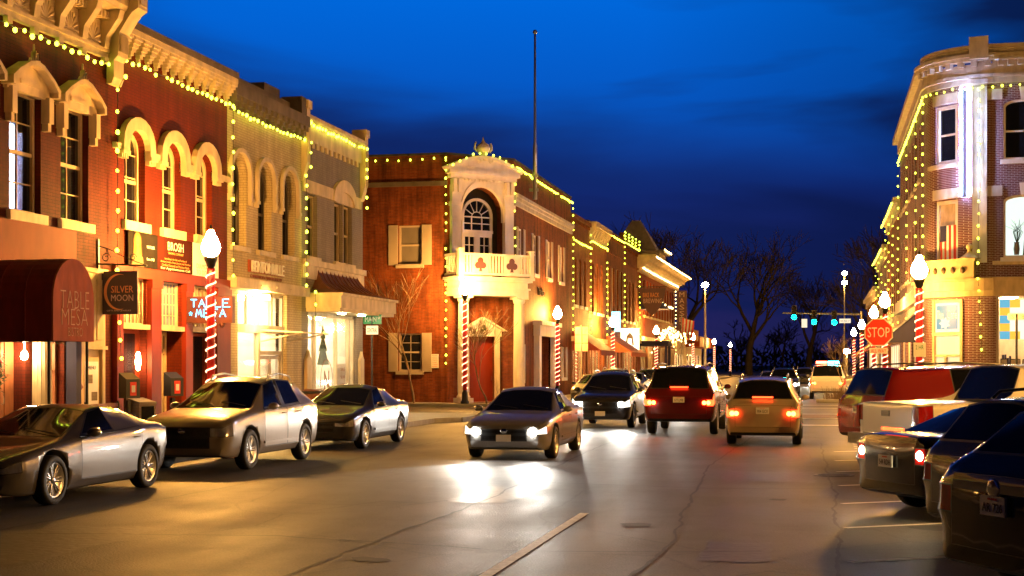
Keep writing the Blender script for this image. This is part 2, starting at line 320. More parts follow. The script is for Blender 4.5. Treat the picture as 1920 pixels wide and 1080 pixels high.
# ------------------------------------------------------------------ vehicles
# a body is lofted from cross-sections front to rear: (y, half width, underside z, belt z, y at roof, half width at roof, top z)
SPEC = {
 'sedan': dict(wheel=.33, wy=(1.42, -1.40), track=.80, doors=((4, 'door_front'), (5, 'door_front'), (6, 'door_rear')), glass=(4, 6), fast=7, cols=[
  (2.36,.74,.26,.66,2.33,.50,.71),(2.18,.86,.20,.73,2.15,.60,.79),(1.72,.90,.19,.81,1.72,.64,.88),(.98,.905,.20,.90,.98,.72,.97),
  (.72,.91,.20,.925,.02,.58,1.385),(-.28,.915,.20,.94,-.30,.61,1.455),(-.40,.915,.20,.945,-.42,.61,1.455),(-1.22,.91,.20,.965,-1.0,.57,1.39),
  (-1.68,.895,.20,.985,-1.72,.66,1.06),(-2.14,.88,.22,.98,-2.16,.62,1.07),(-2.34,.82,.30,.93,-2.33,.60,1.03)]),
 'coupe': dict(wheel=.345, wy=(1.40, -1.42), track=.82, doors=((4, 'door_front'), (5, 'door_front')), glass=(4, 5), fast=6, cols=[
  (2.32,.70,.22,.60,2.29,.50,.65),(2.12,.86,.17,.69,2.10,.60,.75),(1.68,.91,.17,.76,1.68,.62,.83),(.95,.92,.17,.87,.95,.74,.92),
  (.66,.92,.17,.89,-.05,.58,1.30),(-.40,.925,.17,.92,-.40,.60,1.365),(-1.20,.93,.17,.965,-1.02,.56,1.315),
  (-1.78,.92,.20,.99,-1.80,.64,1.05),(-2.14,.87,.24,.96,-2.15,.58,1.03),(-2.32,.74,.36,.90,-2.31,.52,.97)]),
 'suv': dict(wheel=.37, wy=(1.42, -1.42), track=.82, doors=((4, 'door_front'), (5, 'door_front'), (6, 'door_rear')), glass=(4, 7), fast=8, rails=True, cols=[
  (2.38,.78,.30,.84,2.34,.56,.90),(2.20,.90,.25,.92,2.16,.66,.99),(1.72,.91,.25,.98,1.72,.66,1.06),(1.05,.935,.25,1.06,1.05,.76,1.12),
  (.78,.94,.25,1.075,.12,.60,1.61),(-.26,.945,.25,1.095,-.27,.64,1.70),(-.38,.945,.25,1.10,-.39,.64,1.70),(-1.22,.94,.25,1.13,-1.20,.62,1.675),
  (-1.92,.91,.26,1.17,-1.76,.56,1.60),(-2.20,.89,.27,1.15,-2.14,.68,1.22),(-2.36,.84,.34,.99,-2.33,.66,1.07)]),
 'crossover': dict(wheel=.34, wy=(1.32, -1.30), track=.78, doors=((4, 'door_front'), (5, 'door_front'), (6, 'door_rear')), glass=(4, 7), fast=8, rails=True, cols=[
  (2.22,.74,.28,.82,2.19,.56,.88),(2.06,.85,.22,.90,2.03,.64,.97),(1.60,.87,.22,.95,1.60,.64,1.05),(1.02,.885,.22,1.02,1.02,.72,1.10),
  (.80,.89,.22,1.03,.30,.58,1.54),(-.20,.895,.22,1.04,-.20,.62,1.645),(-.32,.895,.22,1.045,-.32,.62,1.645),(-1.16,.89,.22,1.06,-1.14,.61,1.63),
  (-2.00,.87,.23,1.08,-1.84,.56,1.56),(-2.14,.86,.26,1.05,-2.12,.70,1.12),(-2.24,.83,.32,.90,-2.22,.68,.97)]),
 'big_suv': dict(cf=.75, cr=.8, wheel=.40, wy=(1.68, -1.62), track=.86, doors=((4, 'door_front'), (5, 'door_front'), (6, 'door_rear')), glass=(4, 7), fast=8, rails=True, cols=[
  (2.82,.90,.40,1.02,2.80,.74,1.08),(2.68,.97,.36,1.10,2.65,.78,1.16),(2.1,.98,.36,1.14,2.1,.76,1.20),(1.38,1.0,.36,1.20,1.38,.84,1.25),
  (1.12,1.0,.36,1.215,.58,.70,1.82),(.12,1.005,.36,1.23,.12,.74,1.92),(.0,1.005,.36,1.23,.0,.74,1.92),(-1.10,1.0,.36,1.24,-1.12,.73,1.91),
  (-2.62,.98,.36,1.25,-2.46,.70,1.86),(-2.76,.96,.40,1.22,-2.72,.80,1.28),(-2.82,.92,.46,1.02,-2.81,.78,1.08)]),
 'pickup': dict(cf=.75, cr=.95, wheel=.41, wy=(1.80, -1.75), track=.86, doors=((4, 'door_front'), (5, 'door_front'), (6, 'door_rear')), glass=(4, 6), fast=7, bed=True, cols=[
  (2.88,.92,.44,1.08,2.86,.76,1.14),(2.74,.98,.38,1.17,2.71,.78,1.23),(2.15,.99,.38,1.20,2.15,.78,1.27),(1.45,1.0,.38,1.25,1.45,.84,1.31),
  (1.2,1.0,.38,1.265,.62,.70,1.86),(.15,1.0,.38,1.275,.12,.74,1.95),(.03,1.0,.38,1.275,.0,.74,1.95),(-.72,1.0,.38,1.28,-.62,.72,1.92),
  (-.92,1.0,.38,1.26,-.92,.84,1.28),(-2.6,1.0,.42,1.26,-2.6,.84,1.28),(-2.88,.99,.48,1.24,-2.88,.83,1.26)]),
}
TAGS = ['body', 'trim', 'arch', 'windscreen', 'side_window', 'rear_window', 'door_front', 'door_rear', 'headlight', 'taillight', 'grille', 'bumper', 'tailgate', 'bed_cover']
SHELL = {}
def shell(kind):
    """smooth body surface of one car type, cut for the wheels and split into its parts; {(part, side): (verts, faces, slots)}"""
    if kind in SHELL: return SHELL[kind]
    sp = SPEC[kind]; cols = sp['cols']; N = len(cols); bm = bmesh.new(); cl = bm.edges.layers.float.new('crease_edge'); T = {t: i for i, t in enumerate(TAGS)}
    ring = []; g0, g1 = 4, sp['fast']
    for i, (yb, wb, zl, zb, yt, wt, zt) in enumerate(cols):
        green = g0 <= i <= g1
        w5 = wb*(.925 if green else .90); z5 = zb+(.03 if green else .45*(zt-zb))
        x6, x7 = wt, wt*.5
        pts = [(0,yb,zl),(x7*.9,yb,zl),(x6*.9,yb,zl),(wb*.90,yb,zl),(wb*.985,yb,zl+.13),(wb,yb,zl+.13+.5*(zb-zl-.13)),(wb*.98,yb,zb-.03),
               (w5,yb+(.06*(yt-yb) if green else 0),z5),(x6,yt,zt-(.055 if green else .012)),(x7,yt,zt-.006),(0,yt,zt)]
        ring.append([[bm.verts.new((sx*p[0],p[1],p[2])) if (p[0] > 0 or sx > 0) else None for p in pts] for sx in (1,-1)])
        ring[-1][1][0] = ring[-1][0][0]; ring[-1][1][10] = ring[-1][0][10]
    def face(vs, t):
        f = bm.faces.new(vs); f.material_index = T[t]; f.smooth = True; return f
    sets = {}
    dd = dict(sp['doors'])
    for i in range(N-1):
        for j in range(10):
            t = 'body'
            if j < 3: t = 'trim'
            elif i in dd and j in (4,5,6): t = dd[i]
            elif j == 7 and sp['glass'][0] <= i < sp['glass'][1] and not (i == 5 and len(dd) > 2): t = 'side_window'
            elif j == 7 and i == 5 and sp['glass'][0] <= i < sp['glass'][1]: t = 'trim'
            elif j in (8,9) and i == 3: t = 'windscreen'
            elif j in (8,9) and i == sp['fast']-(0 if kind in ('suv','crossover','big_suv') else 0): t = 'rear_window'
            elif j == 5 and i == 0: t = 'headlight'
            elif j == 5 and i == N-2: t = 'taillight'
            elif sp.get('bed') and i >= 8 and j in (8,9): t = 'bed_cover'
            if kind in ('suv','crossover','big_suv') and i == N-3 and j in (6,7): t = 'body'
            for s in (0,1):
                a,b,c,d = ring[i][s][j],ring[i][s][j+1],ring[i+1][s][j+1],ring[i+1][s][j]
                f = face((a,b,c,d) if s else (d,c,b,a), t)
                sets.setdefault((t, s if t in ('side_window','door_front','door_rear','headlight','taillight') else 0, i if t == 'side_window' else 0), []).append(f)
    for end, i in (('f',0),('r',N-1)):
        grid = {}
        bul = .05 if end == 'f' else -.04
        for s in (0,1):
            for j in range(3,8):
                base = ring[i][s][j].co; xs = [base.x, ring[i][s][8].co.x*.95, ring[i][s][9].co.x*.95, 0]
                for k in range(4):
                    if k == 0: v = ring[i][s][j]
                    elif j == 3: v = ring[i][s][(None,2,1,0)[k]]
                    elif j == 7: v = ring[i][s][(None,8,9,10)[k]]
                    elif k == 3 and s == 1: v = grid[(0,j,3)]
                    else: v = bm.verts.new((xs[k], base.y+bul*(1-(xs[k]/base.x)**2), base.z))
                    grid[(s,j,k)] = v
        for s in (0,1):
            for j in range(3,7):
                for k in range(3):
                    if end == 'f': t = 'bumper' if j == 3 else 'grille' if (j == 5 and k > 0) else 'headlight' if (j == 5 and k == 0) else 'grille' if (j == 4 and k > 0 and kind not in ('big_suv', 'pickup')) else 'body'
                    else: t = ('bumper' if j == 3 else 'taillight' if (j == 5 and k == 0) else 'tailgate' if (k > 0 and j in (4,5,6)) else 'body')
                    a,b,c,d = grid[(s,j,k)],grid[(s,j+1,k)],grid[(s,j+1,k+1)],grid[(s,j,k+1)]
                    f = face((a,b,c,d) if (s == 0) == (end == 'f') else (d,c,b,a), t)
                    if t in ('headlight','taillight'): sets.setdefault((t,s,0), []).append(f)
                    elif t != 'body': sets.setdefault((t+end,0,j if t == 'grille' else 0), []).append(f)
    seam = set()
    for (t,s,i), fs in sets.items():       # rubber seals and shut lines round every glass, door and lamp
        w = {'windscreen':.028,'rear_window':.03,'side_window':.026,'door_front':.018,'door_rear':.018,'headlight':.010,'taillight':.010,'grillef':.03,'tailgater':.006}.get(t)
        if w:
            r = bmesh.ops.inset_region(bm, faces=fs, thickness=w, use_even_offset=True, use_boundary=True)
            for f in r['faces']:
                f.material_index = T['trim']; f.smooth = True
                for e in f.edges: seam.add(e)
    for e in seam:
        if e.is_valid: e[cl] = 1.0
    for i, cz in ((0, sp.get('cf', .45)), (N-1, sp.get('cr', .45))):
        vs = {v for s in (0,1) for v in ring[i][s]}
        for e in bm.edges:
            if e.verts[0] in vs and e.verts[1] in vs and e[cl] < cz: e[cl] = cz
    for i in range(N-1):
        for s in (0,1):
            for j, cz in ((7,.35),(6,.25),(8,.15),(3,.6)):
                e = bm.edges.get((ring[i][s][j], ring[i+1][s][j]))
                if e and e[cl] < cz: e[cl] = cz
    for i in (g0-1, g0):
        for s in (0,1):
            for j in (8,9):
                e = bm.edges.get((ring[i][s][j], ring[i][s][j+1]))
                if e and e[cl] < .4: e[cl] = .4
    bmesh.ops.recalc_face_normals(bm, faces=bm.faces)
    me = bpy.data.meshes.new('shell'); bm.to_mesh(me); bm.free()
    for t in TAGS: me.materials.append(bpy.data.materials.get('slot_'+t) or bpy.data.materials.new('slot_'+t))
    o = bpy.data.objects.new('shell', me); C.objects.link(o)
    m = MB()
    for y in sp['wy']:
        for sx in (-1,1):
            rr = sp['wheel']+.055
            m.lathe([(rr, (.42 if sx > 0 else -1.3)), (rr, (1.3 if sx > 0 else -.42))], (0, y, sp['wheel']+.02), 28, 'x')
    cm = m.mesh('cutter', [bpy.data.materials['slot_'+t] for t in TAGS])
    cb = bmesh.new(); cb.from_mesh(cm); bmesh.ops.recalc_face_normals(cb, faces=cb.faces)
    for f in cb.faces: f.material_index = T['arch']
    cb.to_mesh(cm); cb.free()
    cut = bpy.data.objects.new('cutter', cm); C.objects.link(cut)
    s = o.modifiers.new('s','SUBSURF'); s.levels = 2; s.render_levels = 2
    b = o.modifiers.new('b','BOOLEAN'); b.object = cut; b.operation = 'DIFFERENCE'; b.solver = 'EXACT'
    dg = bpy.context.evaluated_depsgraph_get(); dg.update()
    ev = bpy.data.meshes.new_from_object(o.evaluated_get(dg))
    out = {}
    two = {'side_window','door_front','door_rear','headlight','taillight'}
    base = {'trim','arch','body'}
    names = [mm.name.replace('slot_','') for mm in ev.materials]
    for p in ev.polygons:
        t = names[p.material_index]; cx = p.center
        if t == 'side_window': key = ('side_window', (1 if cx.x > 0 else -1, sum(cx.y < q for q in ((cols[5][0]+cols[6][0])/2, (cols[7][0]+cols[7][4])/2 if len(dd) > 2 else -99))))
        elif t in two: key = (t, (1 if cx.x > 0 else -1, 0))
        elif t in base: key = ('body', 0)
        elif t in ('grille','bumper'): key = (t, 1 if cx.y > 0 else -1)
        else: key = (t, 0)
        e = out.setdefault(key, ({}, [], []))
        f = []
        for vi in p.vertices:
            if vi not in e[0]: e[0][vi] = len(e[0])
            f.append(e[0][vi])
        e[1].append(f); e[2].append({'body':0,'trim':1,'arch':2}.get(t, 0))
    res = {k: ([tuple(ev.vertices[v].co) for v in e[0]], e[1], e[2]) for k, e in out.items()}
    bpy.data.objects.remove(o); bpy.data.objects.remove(cut); bpy.data.meshes.remove(ev)
    SHELL[kind] = res
    return res
M['rubber'] = solid('tyre_rubber', (.014, .014, .014), .75)
M['alloy'] = solid('alloy_wheel', (.5, .5, .5), .3, metal=.9, var=.05)
M['chrome'] = solid('chrome', (.7, .7, .7), .12, metal=1, var=.03)
M['trim'] = solid('black_trim', (.012, .012, .013), .4, var=.1)
M['tint'] = solid('tinted_car_glass', (.006, .007, .010), .05, var=.05, spec=.8)
M['lens'] = solid('headlight_lens', (.35, .35, .36), .12, metal=.5, var=.3, scale=14)
M['tail'] = solid('taillight_lens', (.28, .008, .008), .12, var=.25, scale=14, coat=.6)
M['tail_on'] = glow('lit_taillight', (1.0, .016, .004), 3.5)
M['brake_on'] = glow('lit_brake_light', (1.0, .04, .008), 9)
M['head_on'] = glow('lit_headlight', (1.0, .90, .74), 2.2); M['head_lamp'] = glow('headlight_lamp', (1.0, .95, .85), 420); M['tail_lamp'] = glow('taillight_lamp', (1.0, .05, .008), 60)
M['reverse_on'] = glow('lit_reversing_light', (1.0, .80, .45), 130)
M['mesh_grille'] = solid('dark_grille', (.02, .02, .02), .3, metal=.6, var=.4, scale=30)
M['plate'] = solid('plate_white', (.75, .72, .66), .4, var=.04)
M['plate_ink'] = solid('plate_ink', (.04, .02, .03), .5)
def paint(name, c, metal=.35, rough=.32):
    return solid(name, c, rough, metal=metal, var=.05, scale=1.2, coat=.9)
def wheel_meshes(r):
    t = MB(); w = .105
    t.lathe([(r*.70,-w),(r*.93,-w),(r*.985,-w*.8),(r,-w*.4),(r,w*.4),(r*.985,w*.8),(r*.93,w),(r*.70,w),(r*.66,w*.5),(r*.66,-w*.5)], n=30, ax='x')
    m = MB()
    m.smooth = True
    m.lathe([(r*.66,-.06),(r*.705,.092),(r*.68,.10),(r*.63,.05)], n=30, ax='x')
    m.smooth = False
    m.lathe([(r*.16,.0),(r*.15,.075),(r*.08,.085),(.001,.085)], n=16, ax='x')
    for k in range(7):
        a = 2*PI*k/7
        for d in (-.13, .13):
            p, q = (r*.12, a+d*1.6), (r*.65, a+d)
            m.tube([(.05, p[0]*math.cos(p[1]), p[0]*math.sin(p[1])), (.06, q[0]*math.cos(q[1]), q[0]*math.sin(q[1]))], [r*.05, r*.045], 5)
    m.lathe([(r*.62,-.05),(r*.62,-.02),(.01,-.02)], n=20, ax='x')
    return t, m
WM = {}
def vehicle(name, kind, label, cat, x, y, head, col, group=None, lights='', plate=None, mirror=None, bumper=None, tail=None, chrome=False, plate_front=None, cover=None):
    """head: compass heading in degrees from +Y towards +X; lights: any of H (headlights) T (tail) B (brake) R (reversing)"""
    sp = SPEC[kind]; t = thing(name, label, cat, (x, y, 0), -R(head), group)
    hl = M['head_on'] if 'H' in lights else M['lens']
    tl = tail or (M['brake_on'] if 'B' in lights else M['tail_on'] if 'T' in lights else M['tail'])
    mats = dict(windscreen=M['tint'], side_window=M['tint'], rear_window=M['tint'], headlight=hl, taillight=tl, grille=M['mesh_grille'], bumper=bumper or col, tailgate=col, bed_cover=cover or M['trim'], door_front=col, door_rear=col)
    doors = {}
    for (part, k), (vs, fs, ms) in shell(kind).items():
        me = bpy.data.meshes.new(part); me.from_pydata(vs, [], fs)
        for mm in ([col, M['trim'], M['black']] if part == 'body' else [mats[part]]): me.materials.append(mm)
        me.polygons.foreach_set('material_index', ms if part == 'body' else [0]*len(fs)); me.polygons.foreach_set('use_smooth', [True]*len(fs)); me.update()
        o = put('door' if part.startswith('door') else part, me, t)
        if part.startswith('door'): doors[(part, k[0])] = o
    cols = sp['cols']
    for (part, s), o in doors.items():
        i = 5 if part == 'door_front' else 6
        yb = cols[i+1][0] if part == 'door_front' else cols[7][0]
        wb = cols[i][1]; zb = cols[i][3]-.10
        h = MB(); xx = s*(wb*.985); yh = yb+.20
        h.tube([(xx-s*.02,yh-.09,zb),(xx+s*.022,yh-.06,zb+.005),(xx+s*.022,yh+.06,zb+.005),(xx-s*.02,yh+.09,zb)], .014, 6)
        h.build('handle', col, o)
    r = sp['wheel']
    if kind not in WM:
        a, b = wheel_meshes(r); WM[kind] = (a.mesh('wheel', M['rubber']), b.mesh('rim', M['alloy']))
    for wy in sp['wy']:
        for sx in (1,-1):
            w = put('wheel', WM[kind][0], t, (sx*sp['track'], wy, r), 0 if sx > 0 else PI)
            put('rim', WM[kind][1], w)
    c4 = cols[4]
    for sx in (1,-1):
        m = MB(); zc = c4[3]+.07; y0 = c4[0]-.22
        m.smooth = True
        a = [(0,.0,.0)]
        pr = [(.001,-.10),(.062,-.085),(.085,-.02),(.088,.03),(.07,.05),(.001,.052)]
        n = 12; vs = []; fs = []
        for rr, yy in pr:
            for k in range(n):
                w = 2*PI*k/n; vs.append((sx*(c4[1]+.07)+rr*1.15*math.cos(w), y0-yy, zc+rr*.80*math.sin(w)))
        for q in range(len(pr)-1):
            for k in range(n): fs.append((q*n+k, q*n+(k+1) % n, (q+1)*n+(k+1) % n, (q+1)*n+k))
        m.add(vs, fs); m.smooth = False
        m.tube([(sx*(c4[1]*.93), y0, zc-.06), (sx*(c4[1]+.05), y0, zc-.03)], .022, 6)
        m.build('mirror', mirror or col, t)
    ye = cols[-1][0]; yf = cols[0][0]
    pz = {'pickup':.62,'big_suv':.98,'sedan':.70,'coupe':.62}.get(kind, .84)
    if plate:
        m = MB(); m.box(-.152,.152,ye-.085,ye-.06,pz-.076,pz+.076); p = m.build('licence_plate', M['plate'], t)
        lettering(plate, .25, .07, M['plate_ink'], p, 0, ye-.086, pz-.012, .003)
        lettering('ARKANSAS', .12, .018, M['red_sign'], p, 0, ye-.086, pz+.055, .003)
    if plate_front:
        m = MB(); m.box(-.152,.152,yf+.04,yf+.062,.38,.52); m.build('licence_plate', M['plate'], t)
    if sp.get('rails'):
        for sx in (1,-1):
            m = MB(); xr = cols[6][5]*.90; zt = cols[6][6]
            ya, yb = cols[4][4]-.25, cols[8][4]+.30
            m.tube([(sx*xr,ya,zt-.07),(sx*xr,ya-.10,zt+.015),(sx*xr,(ya+yb)/2,zt+.055),(sx*xr,yb+.10,zt-.0),(sx*xr,yb,zt-.08)], .02, 6)
            m.build('roof_rail', M['trim'] if kind != 'suv' else M['steel'], t)
    for sx in (1, -1):        # bright strip under the side glass
        m = MB(); m.tube([(sx*(cols[i][1]*.955+.004), cols[i][0], cols[i][3]+.008) for i in range(4, sp['glass'][1]+1)], .009, 4); m.build('belt_trim', M['chrome'] if kind in ('sedan', 'suv') else M['trim'], t)
        if kind == 'coupe': continue
        m = MB(); m.box(*sorted((sx*(cols[5][1]*.985), sx*(cols[5][1]+.012))), sp['wy'][1]+.48, cols[4][0]+.05, cols[5][2]+.20, cols[5][2]+.245); m.build('side_moulding', col, t)
    m = MB(); y0 = cols[3][4]; z0 = cols[3][6]; y1 = cols[4][4]; z1 = cols[4][6]    # wipers resting on the windscreen
    for sx in (-.62, .02):
        a = .06; b = .22; m.tube([(sx, y0+(y1-y0)*a, z0+(z1-z0)*a+.015), (sx+.55, y0+(y1-y0)*b, z0+(z1-z0)*b+.02)], .008, 4)
    m.build('wipers', M['trim'], t)
    m = MB(); m.lathe([(.001,-.012),(.05,-.01),(.06,0),(.045,.012),(.001,.014)], (0,0,0), 14)
    m.v = [(p[0]*1.3, yf+.052+p[2], cols[0][2]+.13+.75*(cols[0][3]-cols[0][2]-.13)+p[1]*.9) for p in m.v]; m.build('emblem', M['chrome'], t)
    if chrome:
        m = MB(); m.box(-.52,.52,ye-.075,ye-.045,pz+.10,pz+.17); q = m.build('chrome_bar', M['chrome'], t)
        m = MB(); m.lathe([(.08,-.012),(.08,.0),(.06,.004),(.001,.004)], (0,0,0), 18); m.v = [(p[0], ye-.078-p[2], pz+.135+p[1]) for p in m.v]; m.build('emblem', M['chrome'], q)
    if kind == 'pickup':
        m = MB(); m.box(-.97,.97,ye-.22,ye-.03,.50,.70); m.box(-.42,.42,ye-.24,ye-.02,.705,.73); m.build('rear_bumper', bumper or M['chrome'], t)
        m = MB(); m.box(-.13,.13,ye-.045,ye-.02,1.02,1.12); m.build('tailgate_handle', M['trim'], t)
        for sx in (1,-1):
            m = MB(); m.box(*sorted((sx*.90,sx*1.0)),ye-.02,ye+.10,.80,1.18); m.build('taillight', tl, t)
    zl0, zb0 = cols[0][2], cols[0][3]; zh = zl0+.13+.72*(zb0-zl0-.13)
    zl1, zb1 = cols[-1][2], cols[-1][3]; zt1 = zl1+.13+.72*(zb1-zl1-.13)
    if 'T' in lights or 'B' in lights:
        for sx in (1,-1):
            m = MB()
            for k in range(2): m.lathe([(.001,-.03),(.05,-.02),(.055,.0),(.05,.02),(.001,.03)], (0,0,0), 12); m.v = m.v[:-60] + [(sx*cols[-1][1]*(.86-.12*k)+p[0], ye-.045-.02*k+p[2]*.6, zt1+p[1]) for p in m.v[-60:]]
            m.build('taillight_lamp', M['tail_lamp'], t)
    if 'H' in lights:
        for sx in (1,-1):
            m = MB(); m.lathe([(.001,-.04),(.06,-.03),(.075,.0),(.06,.03),(.001,.04)], (0,0,0), 14)
            m.v = [(sx*cols[0][1]*.80+p[0], yf+.012+p[2], zh+p[1]) for p in m.v]; m.build('headlight_lamp', M['head_lamp'], t)
            L = bpy.data.lights.new('headlight_beam','SPOT'); L.energy = HEADW; L.color = (1,.93,.80); L.spot_size = R(56); L.spot_blend = .9; L.shadow_soft_size = .08
            q = bpy.data.objects.new('headlight_beam', L); C.objects.link(q); q.parent = t
            q.location = (sx*cols[0][1]*.85, yf+.14, cols[0][3]-.05); q.rotation_euler = (R(86.5), 0, 0)
    if 'R' in lights:
        for sx in (1,-1):
            m = MB(); m.ball((sx*.66, ye+.03, .80), .075, 12); m.build('reversing_light', M['reverse_on'], t)
    if 'B' in lights or 'C' in lights:
        m = MB(); zz = cols[-2][6]+.02; m.box(-.24,.24,ye+.02,ye+.05,zz,zz+.035); m.build('brake_light', M['brake_on'], t)
    return t
HEADW = 700
# ------------------------------------------------------------------ ground
def sheet(name, pts, z, mat):
    m = MB(); m.poly([(x, y, z) for x, y in pts]); return struct(m.build(name, mat))
def slab(name, pts, z0, z1, mat):
    m = MB(); m.prism(pts, z0, z1, 'z'); return struct(m.build(name, mat))
sheet('ground', [(-1200,-300),(1200,-300),(1200,1500),(-1200,1500)], -.03, M['soil'])
sheet('road', [(-12.4,-40),(9,-40),(9,420),(-12.4,420)], 0, M['asphalt'])
sheet('cross_street', [(-220,51),(220,51),(220,62.5),(-220,62.5)], .004, M['asphalt'])
# kerbed pavements; the near right corner bulges out past the angled parking
def pavement(pts, mat=None):
    slab('pavement', pts, -.02, .14, mat or M['concrete'])
    n = len(pts); m = MB()
    for i in range(n):       # kerb stones on the street edges
        (x0, y0), (x1, y1) = pts[i], pts[(i+1) % n]
        d = Vector((x1-x0, y1-y0)); L = d.length; d.normalize(); q = Vector((d.y, -d.x))
        if L < .4 or abs(x0) > 30 or abs(x1) > 30 and True: continue
        m.prism([(x0, y0), (x1, y1), (x1+q.x*.16, y1+q.y*.16), (x0+q.x*.16, y0+q.y*.16)], -.02, .155, 'z')
    struct(m.build('kerb', M['kerb']))
pavement([(-40,-30),(-12.6,-30),(-12.6,45.5),(-11.9,46.5),(-11.9,50.5),(-12.5,51),(-40,51)])
pavement([(-40,62.5),(-12.7,62.5),(-12.4,63),(-12.4,400),(-40,400)])
pavement([(40,51),(3.0,51),(2.1,50.2),(2.1,37.6),(2.6,37.0),(6.2,37.0),(6.2,-30),(40,-30)])
pavement([(40,400),(2.2,400),(2.2,63.2),(2.9,62.5),(40,62.5)])
sheet('crosswalk', [(-11.5,52.2),(2.4,52.2),(2.4,55.8),(-11.5,55.8)], .010, M['pavers'])
sheet('crosswalk', [(-11.8,64.2),(2.0,64.2),(2.0,67.8),(-11.8,67.8)], .006, M['pavers'])
for k, (y0, y1) in enumerate(((51.6,51.95),(56.05,56.4),(63.6,63.95),(68.05,68.4))): sheet('crosswalk_line', [(-11.4,y0),(2.0,y0),(2.0,y1),(-11.4,y1)], .0145, M['line'])
sheet('stop_line', [(-2.9,46.0),(1.9,46.0),(1.9,46.5),(-2.9,46.5)], .006, M['line'])
sheet('lane_line', [(-3.07,-10),(-2.95,-10),(-2.95,18.4),(-3.07,18.4)], .006, M['line'])
for y in (72, 80, 88, 96, 104, 112): sheet('lane_line', [(-3.55,y),(-3.43,y),(-3.43,y+3),(-3.55,y+3)], .006, M['yline'])
hd = Vector((.848,.53)); hq = Vector((-.53,.848))
for k in range(9):           # angled stall lines on the right
    p = Vector((.28, 8.4+k*3.0)); q = p+hd*6.6; w = hq*.055
    sheet('stall_line', [tuple(p-w), tuple(q-w), tuple(q+w), tuple(p+w)], .006, M['line'])
m = MB()                      # hatched corner beside the parking
for k in range(5):
    p = Vector((.75, 33.6+k*.75)); m.poly([(p.x,p.y,.006),(p.x+1.5,p.y+.9,.006),(p.x+1.5,p.y+1.05,.006),(p.x,p.y+.15,.006)])
struct(m.build('hatched_marking', M['line']))

M['patch'] = solid('patched_asphalt', (.040, .034, .028), .5, var=.45, scale=9, bump=.4)
M['oil'] = solid('oil_stain', (.016, .014, .012), .65, var=.4, scale=9)
for k, (x, yy, w, h) in enumerate(((-8.9,12.5,1.3,3.2),(-5.2,19.5,.9,2.6),(-1.6,24.0,1.5,2.2),(-7.4,36,1.2,5.0),(-1.2,14.2,.7,1.6))):
    q = random.Random(k); ed = [(0,0),(1,0),(1,1),(0,1),(0,0)]; pts = []
    for (a, b), (c, d) in zip(ed, ed[1:]):
        for i in range(7): t = i/7; pts.append((x+w*(a+(c-a)*t)+q.gauss(0,.035), yy+h*(b+(d-b)*t)+q.gauss(0,.05)))
    sheet('road_patch', pts, .0035, M['patch'])
for k, (x, yy, r) in enumerate(((1.7,11.6,.5),(2.2,24.2,.6),(-2.2,17.2,.22),(-9.9,14.2,.5),(1.3,17.6,.3),(-.6,20.8,.16),(-4.4,13.6,.2),(2.4,35.6,.6))):
    q = random.Random(k+9); sheet('oil_stain', [(x+r*q.uniform(.6,1.2)*math.cos(a/9*2*PI), yy+r*q.uniform(.6,1.3)*math.sin(a/9*2*PI)) for a in range(9)], .0045, M['oil'])
M['tar'] = solid('tar_seal', (.012, .011, .010), .6, var=.2, scale=6)
def tar(pts, w, seed):
    q = random.Random(seed); m = MB(); L = []; dr = Vector((0,0))
    for a, b in zip(pts, pts[1:]):
        a, b = Vector(a), Vector(b); n = max(2, int((b-a).length/.22))
        for i in range(n):
            dr = Vector((dr.x*.85+q.gauss(0,.016), dr.y*.85+q.gauss(0,.016))); L.append(a.lerp(b, i/n)+dr)
    for a, b in zip(L, L[1:]):
        d = (b-a).normalized(); s = Vector((-d.y, d.x))*w*q.uniform(.5,1.2); s2 = Vector((-d.y, d.x))*w*q.uniform(.5,1.2)
        m.poly([(a.x-s.x,a.y-s.y,.005),(b.x-s2.x,b.y-s2.y,.005),(b.x+s2.x,b.y+s2.y,.005),(a.x+s.x,a.y+s.y,.005)])
    struct(m.build('tar_seam', M['tar']))
for k, pl in enumerate(([(-4.9,8),(-4.7,20),(-5.1,34),(-4.8,50)],[(-1.9,9),(-1.6,16),(-2.1,27),(-1.7,44)],[(-9.4,9),(-9.2,22),(-9.5,40)],[(-9,14.8),(-6,15.3),(-3.2,14.6),(-.4,15.1)],[(-8,22.5),(-5,23.2),(-1.5,22.4),(.2,22.9)],[(.1,8),(.2,22),(.0,36)],[(-6.6,18),(-6,19.4),(-5.4,19.2),(-4.8,20.6)],[(-1.2,12.6),(-.5,13.6),(.1,13.3)])): tar(pl, .022 if k < 6 else .014, k)
def manhole(x, yy):
    m = MB(); m.lathe([(.36,-.02),(.36,.008),(.31,.010),(.30,.006),(.001,.006)], n=28)
    for k in range(-4, 5):
        hw = math.sqrt(max(0, .27**2-(k*.06)**2)); m.box(-hw, hw, k*.06-.012, k*.06+.012, .005, .012)
    tag(m.build('manhole_cover', M['black'], None, (x, yy, .0)), 'round iron manhole cover in the asphalt of the near lane', 'manhole cover')
manhole(.22, 25.6)

